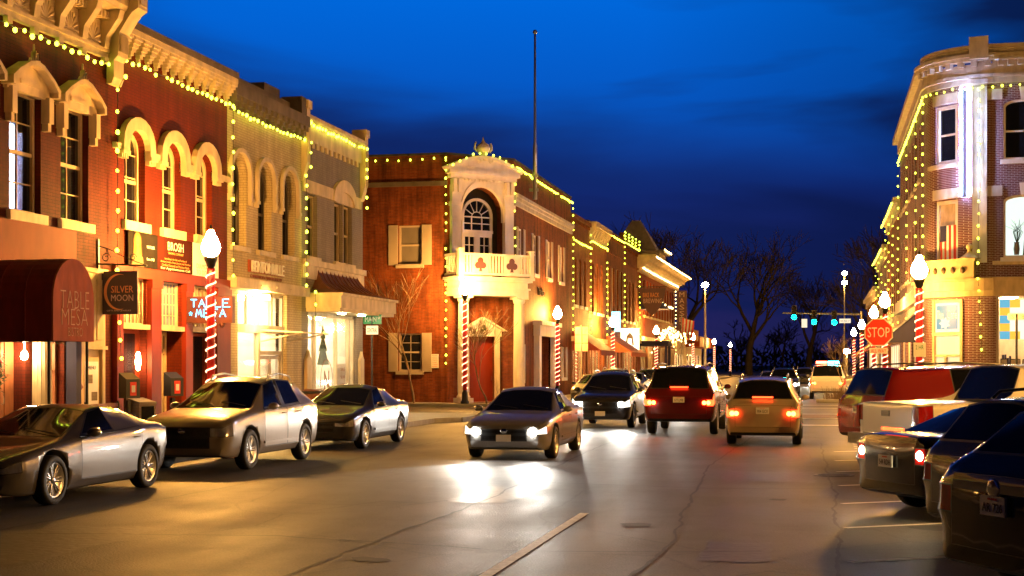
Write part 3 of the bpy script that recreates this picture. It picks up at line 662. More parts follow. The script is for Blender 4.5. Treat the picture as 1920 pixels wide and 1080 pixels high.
# ------------------------------------------------------------------ building parts (local frame: x along the front, y into the building, z up)
def window(parent, x0, x1, z0, z1, rise=0, d=.2, fm=None, gm=None, sill=None, fw=.075, nx=1, nz=1, sash=True, lit=None, name='window', sillh=.17):
    fm = fm or M['cream']; gm = gm or M['glass']
    o = outline(x0, x1, z0, z1, rise); i = outline(x0+fw, x1-fw, z0+fw, z1-fw, max(0, rise-fw*.3))
    m = MB(); m.band(o, i, d-.07, d+.05); m.box(x0, x1, d-.066, d+.05, z0+.002, z0+fw)
    zm = (z0+z1-rise*.5)/2
    if sash: m.box(x0+fw*.5, x1-fw*.5, d-.05, d+.04, zm-.04, zm+.04)
    for k in range(1, nx): x = x0+(x1-x0)*k/nx; m.box(x-.014, x+.014, d-.022, d+.02, z0+fw*.5, z1-fw*.5-(0 if rise == 0 else .02))
    for k in range(1, nz):
        z = z0+(z1-z0)*k/nz
        if not (sash and abs(z-zm) < .1): m.box(x0+fw*.5, x1-fw*.5, d-.024, d+.018, z-.014, z+.014)
    w = m.build(name, fm, parent)
    g = MB(); q = outline(x0+.02, x1-.02, z0+.02, z1-.02, rise); g.poly([(p[0], d, p[1]) for p in q]); g.build('pane', gm, w)
    if sill:
        s = MB(); s.box(x0-.13, x1+.13, -.11, d-.08, z0-sillh, z0+.006); s.build('sill', sill, w)
    return w
def door(parent, x0, x1, z0, z1, d, mat, glass=None, panels=0, name='door'):
    m = MB()
    if glass:
        fw = .11; m.band([(x0,z0),(x0,z1),(x1,z1),(x1,z0)], [(x0+fw,z0+.25),(x0+fw,z1-fw),(x1-fw,z1-fw),(x1-fw,z0+.25)], d-.04, d+.04, True)
    else:
        m.box(x0, x1, d-.03, d+.03, z0, z1)
        for k in range(panels):
            for s in (0,1):
                a = x0+.09+(x1-x0-.12)/2*s; b = a+(x1-x0-.3)/2; zz = z0+.15+k*(z1-z0-.2)/panels
                m.box(a, b, d-.05, d-.031, zz, zz+(z1-z0-.2)/panels-.1)
    o = m.build(name, mat, parent)
    if glass: g = MB(); g.box(x0+.1, x1-.1, d-.006, d+.006, z0+.24, z1-.1); g.build('pane', glass, o)
    h = MB(); h.tube([(x1-.1,d-.05,z0+.95),(x1-.1,d-.11,z0+.97),(x1-.1,d-.11,z0+1.2),(x1-.1,d-.05,z0+1.22)], .013, 6); h.build('handle', M['chrome'], o)
    return o
def core(m, x0, x1, y0, y1, z0, z1):
    m.box(x0, x1, y0, y1, z0, z1)
def shell_walls(parent, w, dep, h, mat, holes, room=None, hd=.25, name='wall', roofz=None):
    """front skin with openings, side and back walls, and the dark core behind the windows; room=(x0,x1,depth,z1) keeps a shop room free"""
    m = MB(); facade(m, 0, w, 0, h, holes, hd)
    m.add([(0,0,0),(0,dep,0),(0,dep,h),(0,0,h)], [(0,1,2,3)]); m.add([(w,0,0),(w,dep,0),(w,dep,h),(w,0,h)], [(0,3,2,1)]); m.add([(0,dep,0),(w,dep,0),(w,dep,h),(0,dep,h)], [(0,3,2,1)])
    m.mi = 1
    e = .02
    if room:
        x0, x1, rd, rz = room
        core(m, e, w-e, .42, dep-e, rz+.3, h-.5)
        core(m, e, w-e, rd+.3, dep-e, .0, rz+.3)
        if x0 > .3: core(m, e, x0-.05, .42, rd+.3, 0, rz+.3)
        if x1 < w-.3: core(m, x1+.05, w-e, .42, rd+.3, 0, rz+.3)
    else: core(m, e, w-e, .62, dep-e, 0, h-.5)
    m.mi = 2; m.box(.0, w, .3, dep, h-.5, h-.35)
    m.box(0, w, -.0, .3, h, h+.06)
    return m.build(name, [mat, M['dark'], M['roof']], parent)
def shop_room(parent, x0, x1, rd, z1, wall, lamp, power_w, stuff, lampc=(1,.86,.6)):
    """a lit shop: floor, walls, ceiling lamps and shelves behind the glass"""
    m = MB(); y0 = .46
    m.add([(x0,y0,.15),(x1,y0,.15),(x1,rd,.15),(x0,rd,.15),(x0,y0,z1),(x1,y0,z1),(x1,rd,z1),(x0,rd,z1)], [(0,1,2,3),(4,7,6,5),(3,2,6,7),(0,3,7,4),(1,5,6,2)])
    r = m.build('interior', wall, parent)
    n = max(1, int((x1-x0)/1.3))
    for k in range(n):
        x = x0+(x1-x0)*(k+.5)/n
        for y in (y0+.8, rd-.7):
            b = MB(); b.box(x-.3, x+.3, y-.1, y+.1, z1-.07, z1-.03); b.build('ceiling_lamp', lamp, r)
    rr = random.Random(stuff)
    for k in range(int((x1-x0)/.55)):
        x = x0+.3+k*.55; hh = rr.uniform(.9, 1.9)
        b = MB(); b.box(x-.24, x+.24, rd-.45, rd-.06, .15, .15+hh)
        for q in range(4): b.box(x-.2+q*.1, x-.13+q*.1, rd-.35, rd-.15, .15+hh, .15+hh+rr.uniform(.1,.35))
        b.build('shelf', [M['wood'], M['cream'], M['grey_brick'], M['navy_cloth']][rr.randrange(4)], r)
    return r
BULB = {}
def bulb_mesh(mat, r):
    k = (mat.name, r)
    if k not in BULB: m = MB(); m.ball((0,0,0), r, 8, 1.25); BULB[k] = m.mesh('bulb', mat)
    return BULB[k]
def lights_on(name, label, pts, step=.35, sag=.04, mat=None, r=.047, group='christmas lights on the buildings', jitter=.3):
    """one string of lights along a polyline: the wire, and every bulb a child"""
    pts = [Vector(p) for p in pts]; m = MB(); wire = []; spots = []
    rr = random.Random(label)
    for a, b in zip(pts, pts[1:]):
        L = (b-a).length; n = max(1, round(L/step))
        for k in range(n+1):
            t = k/n; p = a.lerp(b, t); p.z -= sag*math.sin(PI*t)
            p.z += rr.uniform(-1, 1)*jitter*.1 + (rr.uniform(-1,1)*.02); wire.append(p)
            if k < n or b is pts[-1]: spots.append(p + Vector((rr.uniform(-.015,.015), rr.uniform(-.015,.015), -.04)))
    m.tube(wire, .009, 4)
    o = tag(m.build(name, M['black']), label, 'string lights', group)
    for p in spots[:100]:
        if rr.random() < .03: continue            # a dead bulb now and then
        q = put('bulb', bulb_mesh(mat or M['bulb'], r), o, p); k = rr.uniform(.72, 1.12); q.scale = (k, k, k)
    return o
def hood(parent, x0, x1, zs, ztop, rise, t, drop, mat, legs=True, proud=.14):
    """arched moulding over a window, with dropped ends and a dentil foot"""
    o = outline(x0-t, x1+t, zs-drop, ztop+t, rise+t*.9); i = outline(x0, x1, zs-drop, ztop, rise)
    m = MB(); m.band(o, i, -proud, .04)
    for s in (0,1):
        xa, xb = (x0-t-.06, x0+.0) if s == 0 else (x1, x1+t+.06)
        m.box(xa, xb, -proud-.02, .03, zs-drop-.09, zs-drop+.002)
        for k in range(4): a = xa+(xb-xa)*(k+.15)/4; m.box(a, a+(xb-xa)*.14, -proud*.8, .02, zs-drop-.19, zs-drop-.088)
    return m.build('window_hood', mat, parent)
X0 = -16.5
def left_front(name, label, y0, loc_x=X0): return thing(name, label, 'building', (loc_x, y0, 0), R(90))

# ---- red corner building at the far left: bracketed cornice, two hooded sash windows, recessed bistro entry
B = left_front('brick_building', 'deep red brick building with a heavy bracketed cream cornice at the left edge', 20.0)
W1 = 11.25
def y(v, y0=20.0): return v-y0
wins = [(y(a), y(a)+1.22, 5.15, 7.72) for a in (22.6, 24.75, 26.85, 28.9)]
entry = (y(25.2), y(27.45), .15, 3.1, 0, .3); shopw = (y(27.98), y(29.05), .5, 3.1, 0, .3); shopa = (y(21.0), y(24.6), .5, 3.1, 0, .3)
shell_walls(B, W1, 14, 9.5, M['red_brick'], wins+[entry, shopw, shopa], room=(y(24.9), y(29.2), 3.0, 3.5))
for a in wins:
    w = window(B, *a, d=.22, sill=M['cream'], nx=2, nz=4, sillh=.2)
    if abs(a[0]-8.9) < .01:
        g = MB(); g.mi = 0
        for k, (za, zb, xa, xb) in enumerate(((7.0,7.5,.10,.55),(6.5,6.95,.12,.5),(5.4,6.35,.10,.36))): g.poly([(a[0]+xa,.35+k*.02,za),(a[0]+xb,.35+k*.02,za+.05),(a[0]+xb-.08,.35+k*.02,zb),(a[0]+xa,.35+k*.02,zb)])
    m = MB(); x0, x1 = a[0]-.1, a[1]+.1; xm = (x0+x1)/2     # pedimented hood with crest and side brackets
    m.prism([(x0-.14,7.66),(x0-.14,7.82),(x0+.05,8.0),(xm-.25,8.22),(xm,8.27),(xm+.25,8.22),(x1-.05,8.0),(x1+.14,7.82),(x1+.14,7.66)], -.10, .05)
    m.band([(x0-.22,7.72),(x0-.22,7.90),(x0+.02,8.08),(xm-.27,8.31),(xm,8.37),(xm+.27,8.31),(x1-.02,8.08),(x1+.22,7.90),(x1+.22,7.72)], [(x0-.12,7.72),(x0-.12,7.84),(x0+.05,8.0),(xm-.25,8.22),(xm,8.27),(xm+.25,8.22),(x1-.05,8.0),(x1+.12,7.84),(x1+.12,7.72)], -.3, .04)
    for s in (x0-.1, x1-.08): m.box(s, s+.18, -.2, .03, 7.15, 7.7); m.box(s+.03, s+.15, -.15, .02, 6.98, 7.15)
    for k in range(-2, 3): m.tube([(xm+k*.11,-.2,8.25),(xm+k*.085,-.22,8.42+.16-.05*k*k),(xm+k*.05,-.2,8.3)], .035, 5)
    m.tube([(xm,-.2,8.3),(xm,-.2,8.72)], [.05,.02], 6)
    m.box(x0+.35, x1-.35, -.125, -.1, 7.84, 7.93)
    m.build('window_hood', M['cream'], w)
m = MB()      # cornice: architrave, frieze with scalloped fans between brackets, crown
m.box(-.05, W1+.02, -.10, .05, 9.12, 9.26); m.box(-.05, W1+.02, -.14, .05, 9.26, 9.34)
m.box(-.05, W1, -.06, .05, 9.34, 10.15)
m.prism([(-.06,10.15),(-.55,10.22),(-.62,10.32),(-.62,10.48),(-.78,10.6),(-.82,10.85),(.3,10.85),(.3,10.15)], -.05, W1+.12, 'x')
for k in range(11):
    xb = W1-.55-k*1.02
    if xb < 0: break
    m.prism([(-.05,9.34),(-.16,9.34),(-.2,9.6),(-.5,10.0),(-.56,10.2),(-.05,10.2)], xb-.11, xb+.11, 'x')
    m.box(xb-.09, xb+.09, -.16, -.05, 8.98, 9.12)
    for q in range(9):     # fan in each bay
        a = PI*q/8; xc = xb-.51
        m.tube([(xc,-.07,9.45),(xc+.32*math.cos(a),-.085,9.45+.42*math.sin(a))], [.015,.035], 5)
    for q in range(5): m.box(xb-.86+q*.16, xb-.78+q*.16, -.3, -.06, 9.98, 10.14)
m.build('cornice', M['cream'], B)
m = MB()      # end bracket at the party wall
m.prism([(-.05,8.55),(-.18,8.55),(-.24,8.7),(-.24,9.1),(-.34,9.2),(-.38,9.75),(-.62,10.1),(-.7,10.2),(-.86,10.3),(-.86,10.8),(-.05,10.8)], W1-.36, W1+.12, 'x')
for k in range(6): m.box(W1-.3+k*.06, W1-.27+k*.06, -.41, -.3, 9.3, 9.7)
m.box(W1-.28, W1+.04, -.89, -.85, 10.38, 10.72)
m.build('end_bracket', M['cream'], B)
m = MB(); m.box(0, W1-1.75, -.05, .02, 3.12, 4.95); m.build('stucco_band', M['orange_paint'], B)
shop_room(B, y(24.95), y(29.15), 2.95, 3.4, M['tan_paint'], M['warm_lamp'], 0, 5)
window(B, *shopw[:4], d=.25, fm=M['wood'], gm=M['clear'], nx=1, nz=2, sash=False)
window(B, *shopa[:4], d=.25, fm=M['wood'], gm=M['glass'], nx=3, nz=1, sash=False)
dr = door(B, y(25.95), y(27.05), .15, 2.55, .3, M['wood'], glass=M['clear'])
m = MB(); m.box(y(25.22), y(25.9), .26, .34, .15, 3.1); m.box(y(27.1), y(27.43), .26, .34, .15, 3.1); m.box(y(25.9), y(27.1), .26, .34, 2.58, 3.1); m.build('entry_panelling', M['wood'], B)
m = MB(); m.lathe([(.27,.15),(.27,.35),(.22,.4),(.205,.55),(.185,2.75),(.22,2.8),(.26,2.95),(.26,3.1)], (y(27.72),-.24,0), 20)
for k in range(16): a = 2*PI*k/16; m.tube([(y(27.72)+.198*math.cos(a),-.24+.198*math.sin(a),.58),(y(27.72)+.184*math.cos(a),-.24+.184*math.sin(a),2.72)], .016, 4)
m.build('column', M['cream'], B)
for xx, yy, zz in ((27.22, -.12, 2.12), (28.45, .75, 2.2), (26.5, -.6, 2.9)):
    m = MB(); m.lathe([(.001,-.1),(.06,-.07),(.08,0),(.05,.09),(.001,.11)], (y(xx),yy,zz), 10); m.tube([(y(xx),yy,zz+.1),(y(xx),yy,zz+.3)], .01, 4); m.build('lantern', M['porch_light'], B)
m = MB(); m.box(y(29.08), y(29.3), -.28, -.02, .15, 3.15); m.build('post', M['navy_cloth'], B)
m = MB(); m.lathe([(.09,.15),(.1,.5),(.07,.56),(.13,.62),(.09,.7),(.08,1.35),(.13,1.42),(.09,1.5),(.1,2.2),(.09,3.1)], (y(29.42),-.12,0), 12); m.build('turned_post', M['wood'], B)
m = MB(); m.box(y(29.55), y(30.7), -.12, .02, 2.35, 4.05); m.box(y(29.5), y(30.75), -.16, .01, 2.28, 2.36); m.box(y(29.5), y(30.75), -.17, .01, 4.05, 4.15)
for a in (29.62, 29.95, 30.28): m.box(y(a), y(a)+.28, -.14, -.115, 2.5, 3.9)
m.box(y(29.55), y(29.68), -.12, .02, .15, 2.28); m.box(y(30.57), y(30.7), -.12, .02, .15, 2.28); m.box(y(29.68), y(30.57), -.03, .01, .15, 2.28)
m.build('pilaster', M['cream'], B)
m = MB(); m.box(y(29.75), y(30.5), -.07, -.032, .5, 2.1); m.mi = 1; m.box(y(29.82), y(30.43), -.085, -.069, .6, 2.0)
m.mi = 2
for k, z in enumerate((.7, 1.1, 1.5)): m.box(y(29.9)+.22*(k % 2), y(30.16)+.22*(k % 2), -.09, -.084, z, z+.2)
o = m.build('menu_board', [M['cream'], M['sign_white'], M['grey_brick']], B)
lettering('MENU', .36, .08, M['plate_ink'], o, y(30.12), -.088, 1.86, .003)

# ---- bright red building: stepped brick pendants under the cornice, three arched windows, number 106
B = left_front('brick_building', 'bright red brick building with three arched windows and the door numbered 106', 31.25)
W2 = 6.75; y = lambda v: v-31.25
wins = [(y(a), y(b), 5.42, 7.68, .42) for a, b in ((31.86,32.95),(33.9,34.98),(35.9,36.98))]
holes = [(y(31.62), y(33.02), .55, 2.80, 0, .3), (y(31.62), y(33.02), 2.92, 4.06, 0, .2), (y(33.64), y(35.0), .15, 2.80, 0, .55), (y(33.64), y(35.0), 2.92, 4.06, 0, .2), (y(35.5), y(37.0), .55, 2.80, 0, .3), (y(35.5), y(37.0), 2.92, 4.06, 0, .2)]
shell_walls(B, W2, 14, 9.95, M['red_brick2'], wins+holes)
for a in wins:
    w = window(B, *a, d=.25, sill=M['cream'], nx=2, nz=4, sillh=.22)
    hood(w, a[0], a[1], a[3]-.42, a[3]+.02, .44, .30, .16, M['cream'], proud=.16)
m = MB()
for a, b in ((y(33.3), y(33.56)), (y(35.34), y(35.54)), (y(31.25)+.02, y(31.5)), (y(37.36), y(37.98))): m.box(a, b, -.12, .03, 7.10, 7.24)
m.build('string_course', M['cream'], B)
m = MB(); m.box(0, W2, -.34, .1, 9.88, 10.02)
for k in range(14):
    x = .3+k*(W2-.5)/13
    for q in range(6):
        hw = .20-.031*q; z1 = 9.88-q*.085; m.box(x-hw, x+hw, -.32+q*.048, .02, z1-.087, z1)
m.build('corbel_table', M['cream'], B)
m = MB(); m.box(-.02, W2+.02, -.36, .3, 10.022, 10.2); m.build('coping', M['dark_corbel'], B)
m = MB()
m.box(.0, W2, -.10, .01, 4.06, 4.32)
for a, b in ((y(31.25), y(31.6)), (y(33.04), y(33.62)), (y(35.02), y(35.48)), (y(37.02), y(37.98))):
    m.box(a+.02, b-.02, -.13, .01, .15, 4.06)
    m.box(a, b, -.16, .01, .15, .4); m.box(a, b, -.16, .01, 3.85, 4.056)
m.build('shopfront_pilasters', M['red_paint'], B)
m = MB(); m.box(y(31.6), y(33.04), -.10, .2, 2.8, 2.92); m.box(y(33.62), y(35.02), -.10, .2, 2.8, 2.92); m.box(y(35.48), y(37.02), -.10, .2, 2.8, 2.92); m.build('transom_rail', M['cream'], B)
M['opal'] = solid('opal_glass', (.42, .33, .25), .25, var=.3, scale=4, spec=.6)
M['opal_blue'] = solid('leaded_blue_glass', (.20, .24, .34), .15, var=.4, scale=5, spec=.7)
for a, b, g in ((31.62,33.02,'opal'),(33.64,35.0,'opal_blue'),(35.5,37.0,'opal')):
    window(B, y(a), y(b), 2.92, 4.06, d=.16, fm=M['tan_paint'], gm=M[g], nx=7, nz=4, sash=False, fw=.04, name='transom')
for a, b in ((31.62,33.02),(35.5,37.0)):
    w = window(B, y(a), y(b), .55, 2.80, d=.26, fm=M['orange_paint'], gm=M['glass'], nx=1, nz=1, sash=False, fw=.1)
m = MB(); m.lathe([(.001,-.22),(.05,-.18),(.07,0),(.05,.2),(.02,.24)], (y(32.62),.02,2.0), 10); m.build('lantern', M['warm_lamp'], B)
o = window(B, y(33.64), y(35.0), .15, 2.80, d=.48, fm=M['cream'], gm=M['dark'], nx=1, nz=1, sash=False, fw=.12, name='door_frame')
m = MB(); m.box(y(33.75), y(34.9), .40, .5, 2.22, 2.34); m.box(y(34.68), y(34.76), .40, .5, .2, 2.7); m.build('transom_bar', M['cream'], o)
lettering('106', .36, .24, M['sign_white'], o, y(34.2), .43, 2.52, .004)
d = door(B, y(33.8), y(34.66), .17, 2.2, .46, M['cream'], glass=M['glass'])
for k in range(6): lettering(('HOURS','MON-THU 11-9','FRI-SAT 11-10','SUN 11-3','WELCOME','OPEN')[k], .4-.05*(k % 3), .05, M['offwhite'], d, y(34.23), .44, 1.55-k*.13, .002)

# ---- cream brick building: round-arched windows with thin hoods, bright shopfront
B = left_front('brick_building', 'cream painted brick building with a brightly lit shopfront and three round arched windows', 38.0)
W3 = 5.95; y = lambda v: v-38.0
wins = [(y(a), y(a)+1.06, 5.35, 7.92, .53) for a in (38.32, 40.27, 42.26)]
shop = (y(38.75), y(42.65), .15, 4.10, 0, .25)
shell_walls(B, W3, 14, 9.6, M['cream_brick'], wins+[shop], room=(y(38.6), y(42.9), 3.4, 4.1))
for a in wins:
    w = window(B, *a, d=.3, sill=M['tan_paint'], fm=M['dark_corbel'], nx=1, nz=1, sillh=.14)
    hood(w, a[0]-.12, a[1]+.12, a[3]-.5, a[3]+.16, .6, .13, .62, M['tan_paint'], proud=.12)
m = MB(); m.box(0, W3, -.30, .1, 9.62, 9.95)
for k in range(13):
    x = .22+k*(W3-.4)/12
    for q in range(3): m.box(x-.14+.03*q, x+.14-.03*q, -.26+q*.07, .02, 9.46-q*.13, 9.622-q*.13)
m.build('corbel_table', M['dark_corbel'], B)
m = MB(); m.box(0, W3-.35, .2, 1.2, 9.95, 10.35); m.box(W3-2.2, W3-.9, .4, 1.4, 10.35, 10.7); m.box(W3-.5, W3-.1, -.2, .5, 9.95, 10.55); m.build('chimney', M['dark_corbel'], B)
m = MB(); m.box(.0, W3-.02, -.30, .0, 4.12, 4.42)
for k in range(5): m.ball((.6+k*1.2, -.31, 4.27), .03, 8)
m.build('fascia_beam', M['tan_paint'], B)
shop_room(B, y(38.65), y(42.85), 3.3, 4.05, M['white'], M['white_lamp'], 0, 9)
m = MB(); d0, d1 = .12, .22
m.box(y(38.75), y(42.65), d0-.04, d1+.02, 2.88, 3.12); m.box(y(40.5), y(40.68), d0-.03, d1+.01, .15, 2.88); m.box(y(38.75), y(42.65), d0, d1, .15, .45)
for a in (38.75, 39.72, 40.5, 41.62, 42.53): m.box(y(a), y(a)+.13, d0, d1, 3.12, 4.1)
m.box(y(38.75), y(38.85), d0, d1, .45, 2.88); m.box(y(42.5), y(42.65), d0, d1, .45, 2.88); m.box(y(40.68), y(42.5), d0, d1, 2.22, 2.34); m.box(y(38.75), y(42.65), d0, d1, 4.0, 4.1)
o = m.build('shopfront_frame', M['stone'], B)
g = MB(); g.box(y(38.75), y(42.65), .155, .165, .45, 4.05); g.build('pane', M['clear'], o)
for k in range(2): door(B, y(40.70)+k*.9, y(41.58)+k*.9, .17, 2.2, .2, M['stone'], glass=M['clear'])
m = MB()     # little glazed canopy on brackets over the door
m.prism([(.0,3.0),(-1.35,2.90),(-1.35,2.86),(.0,2.94)], y(40.45), y(42.75), 'x')
for a in (40.5, 42.6): m.tube([(y(a),.0,2.62),(y(a),-.45,2.72),(y(a),-1.2,2.86)], .025, 6); m.tube([(y(a),0,2.9),(y(a),-.6,2.74)], .018, 5)
m.build('door_canopy', M['tan_paint'], B)
m = MB(); m.box(y(39.95), y(40.35), -.34, -.06, 3.86, 4.0); m.build('wall_lamp', M['wall_light'], B)
# ---- grey brick building: end pilasters, flared metal awning over a lit window
B = left_front('brick_building', 'grey painted brick building with tall end pilasters and a flared brown metal canopy', 43.95)
W4 = 6.35; y = lambda v: v-43.95
wins = [(y(44.5), y(45.42), 5.48, 7.55), (y(47.15), y(48.05), 5.48, 7.55), (y(48.17), y(49.07), 5.48, 7.55)]
shop = (y(44.55), y(49.55), .15, 3.70, 0, .25)
shell_walls(B, W4, 14, 9.95, M['grey_brick'], wins+[shop], room=(y(44.4), y(49.7), 3.2, 3.7))
for a in wins: window(B, *a, d=.22, fm=M['cream'], sill=M['tan_paint'], nx=1, nz=1, sillh=.1)
xm = y(48.11)
m = MB(); m.box(.05, xm-1.1, -.08, .02, 7.58, 7.98); m.box(xm+1.1, W4-.4, -.08, .02, 7.58, 7.98)
m.band(outline(xm-1.28, xm+1.28, 7.58, 8.42, .84, 16), outline(xm-.96, xm+.96, 7.56, 7.98, .42, 16), -.11, .02)
m.prism([(xm-.96,7.56)]+outline(xm-.96, xm+.96, 7.56, 7.98, .42, 16)[1:-1]+[(xm+.96,7.56)], -.05, .02)
m.build('lintel_band', M['cream'], B)
m = MB(); m.box(0, W4+.05, -.13, .02, 5.18, 5.38); m.box(0, W4, -.06, .02, 4.75, 5.182); m.build('sill_band', M['tan_paint'], B)
m = MB(); m.box(.25, W4-.25, -.06, .02, 9.28, 9.9)
for k in range(12): x = .55+k*(W4-1.3)/11; m.box(x-.1, x+.1, -.055, .0, 9.10, 9.28)
m.prism([(-.14,9.9),(-.2,9.98),(-.2,10.1),(.3,10.22),(.3,9.9)], .25, W4-.25, 'x')
m.build('parapet', M['cream'], B)
for a, b in ((-.02,.28),(W4-.32,W4+.02)):
    m = MB(); m.box(a, b, -.2, .25, 8.5, 10.45); m.box(a-.03, b+.03, -.26, .3, 10.25, 10.52)
    m.prism([(.0,7.9),(-.06,7.95),(-.2,8.5),(.0,8.5)], a, b, 'x'); m.box(a+.05, b-.05, -.23, -.1, 8.8, 9.9)
    m.build('end_pilaster', M['cream'], B)
m = MB()     # flared standing-seam canopy
prof = [(-.02,5.1),(-.1,4.92),(-.28,4.66),(-.6,4.44),(-1.0,4.31),(-1.24,4.27)]
xa, xb = y(44.35), y(50.45)
for (p, q) in zip(prof, prof[1:]):
    f = lambda t: max(0, (-t)/1.24)
    a0, a1 = xa+1.05*(1-f(p[0])), xa+1.05*(1-f(q[0])); b0, b1 = xb-1.05*(1-f(p[0])), xb-1.05*(1-f(q[0]))
    m.add([(a0,p[0],p[1]),(b0,p[0],p[1]),(b1,q[0],q[1]),(a1,q[0],q[1])], [(0,1,2,3)])
    m.add([(a0,p[0],p[1]),(a1,q[0],q[1]),(a1,.0,q[1]),(a0,.0,p[1])], [(0,1,2,3)]); m.add([(b0,p[0],p[1]),(b1,q[0],q[1]),(b1,.0,q[1]),(b0,.0,p[1])], [(0,3,2,1)])
for k in range(11):
    t = k/10; m.tube([(xa+1.05*(1-max(0,-p[0])/1.24)+(xb-xa-2.1*(1-max(0,-p[0])/1.24))*t, p[0]-.012, p[1]+.012) for p in prof], .022, 5)
m.build('canopy_roof', M['copper'], B)
m = MB(); m.box(xa-.02, xb+.02, -1.22, -.0, 3.78, 4.18); m.box(xa-.08, xb+.08, -1.30, -.0, 4.18, 4.27); m.box(xa+.03, xb-.03, -1.16, -.0, 3.66, 3.78); m.build('canopy_fascia', M['cream'], B)
for x, yy in ((y(45.6),-.8), (y(47.4),-.9), (y(49.2),-.9)):
    m = MB(); m.lathe([(.13,-.05),(.13,0)], (x, yy, 3.655), 12); m.build('downlight', M['white_lamp'], B)
shop_room(B, y(44.45), y(49.65), 3.1, 3.62, M['white'], M['white_lamp'], 0, 21)
m = MB(); m.box(y(44.55), y(49.55), .1, .22, .15, .5)
for a in (44.55, 45.45, 47.65, 48.95, 49.45): m.box(y(a), y(a)+.12, .1, .22, .5, 3.7)
m.box(y(44.55), y(49.55), .1, .22, 3.55, 3.7)
o = m.build('shopfront_frame', M['tan_paint'], B)
g = MB(); g.box(y(44.6), y(49.5), .145, .155, .5, 3.55); g.build('pane', M['clear'], o)
n = lettering('N', .5, .72, M['wood'], o, y(46.75), .14, 1.35, .006)
m = MB(); c = (y(46.75), 1.35)
m.band([(c[0]+.62*math.cos(2*PI*k/32), c[1]+.75*math.sin(2*PI*k/32)) for k in range(32)], [(c[0]+.60*math.cos(2*PI*k/32), c[1]+.73*math.sin(2*PI*k/32)) for k in range(32)], .132, .142, True); m.build('decal_ring', M['wood'], o)
for k, s in enumerate(('SALE', '$2.00', 'GIFTS', 'OPEN LATE')): lettering(s, .45, .12, M['wood'], o, y(48.45), .138, 1.75-k*.28, .004)
m = MB(); m.box(y(47.82), y(48.9), .19, .2, .5, 1.95); m.box(y(45.62), y(47.6), .19, .2, .5, 1.1); m.build('frosted_film', M['offwhite'], o)
m = MB(); m.lathe([(.001,0),(.22,.02),(.10,.5),(.16,.5),(.05,.95),(.10,.95),(.001,1.5)], (y(48.5),.9,1.9), 12); m.build('shop_tree', M['green'], B)
for a in (44.2, 49.75):
    m = MB(); m.prism([(y(a),.95),(y(a),2.1),(y(a)+.12,2.2),(y(a)+.23,2.4),(y(a)+.34,2.2),(y(a)+.46,2.1),(y(a)+.46,.95)], -.09, .01)
    m.mi = 1; m.prism([(y(a)+.05,1.0),(y(a)+.05,2.06),(y(a)+.23,2.26),(y(a)+.41,2.06),(y(a)+.41,1.0)], -.10, -.085); m.build('wall_board', [M['cream'], M['tan_paint']], B)
# ---- brick clubhouse across the side street: chamfered corner with a white portico and balcony
B = thing('brick_building', 'brown brick corner building with a white arched portico and a balcony with club suits', 'building', (-17.1, 64.8, 0))
H = 11.75
def brick_front(loc, rz, w, holes):
    global FRAME
    FRAME = (B, loc, rz); m = MB(); facade(m, 0, w, 0, H, holes, .22); m.mi = 1; m.box(-.03, w+.03, -.05, .2, H, H+.1); return m.build('wall', [M['brown_brick'], M['roof']], B)
def shutters(x0, x1, z0, z1, parent):
    for a, b in ((x0-.5, x0-.04), (x1+.04, x1+.5)):
        m = MB(); m.box(a, b, -.05, -.004, z0-.02, z1+.02)
        for k in range(2):
            zz = z0+.06+k*(z1-z0)/2
            for q in range(9): z = zz+q*(z1-z0-.24)/18; m.box(a+.06, b-.06, -.062, -.051, z, z+.05)
        m.build('shutter', M['shutter'], parent)
LW = 14.0        # side-street front
h1 = [(LW-2.37, LW-1.27, 6.62, 8.46), (LW-2.37, LW-1.27, 1.60, 3.38)] + [(LW-q, LW-q+1.1, z0, z1) for q in (6.6, 10.6) for z0, z1 in ((6.62,8.46),(1.6,3.38))]
brick_front((-LW,0,0), 0, LW, h1)
for k, a in enumerate(h1):
    w = window(B, *a, d=.14, fm=M['shutter'], gm=M['shade'] if k != 1 else M['glass'], sill=M['shutter'], nx=1 if k != 1 else 2, nz=1 if k != 1 else 4, sillh=.16); shutters(*a[:4], w)
m = MB(); m.box(0, LW, -.06, .02, 10.3, 10.52); m.build('cornice_band', M['dark_corbel'], B)
SW = 16.2        # main-street front
ups = [(1.05+k*3.78, 2.15+k*3.78, 6.6, 8.62) for k in range(4)]
los = [(1.05, 2.15, 1.15, 2.9), (13.2, 14.3, 1.15, 2.9)]; gar = [(5.6, 9.6, .15, 3.4, 0, .9)]
brick_front((2.6,2.6,0), R(90), SW, ups+los+gar)
for a in ups+los: w = window(B, *a, d=.14, fm=M['white'], gm=M['glass'], sill=M['white'], nx=2, nz=4); shutters(*a, w)
m = MB(); m.box(0, SW, -.16, .02, 9.85, 10.02); m.box(0, SW, -.22, .02, 10.02, 10.18); m.box(0, SW, -.10, .02, 9.62, 9.85); m.build('cornice_band', M['stone'], B)
m = MB(); m.box(5.0, 5.6, -.3, .1, .15, 3.4); m.box(9.6, 10.2, -.3, .1, .15, 3.4); m.box(4.9, 10.3, -.36, .1, 3.4, 3.95); m.box(4.75, 10.45, -.5, .1, 3.95, 4.18); m.build('portal', M['white'], B)
door(B, 6.6, 8.6, .15, 3.1, .85, M['wood'], panels=3)
m = MB(); m.box(4.6, 6.6, .88, .9, .15, 3.39); m.box(8.6, 10.0, .88, .9, .15, 3.39); m.build('portal_back', M['tan_paint'], B)
lettering('The Plaza', 1.9, .42, M['black'], B, 6.8, -.01, 5.75, .05)
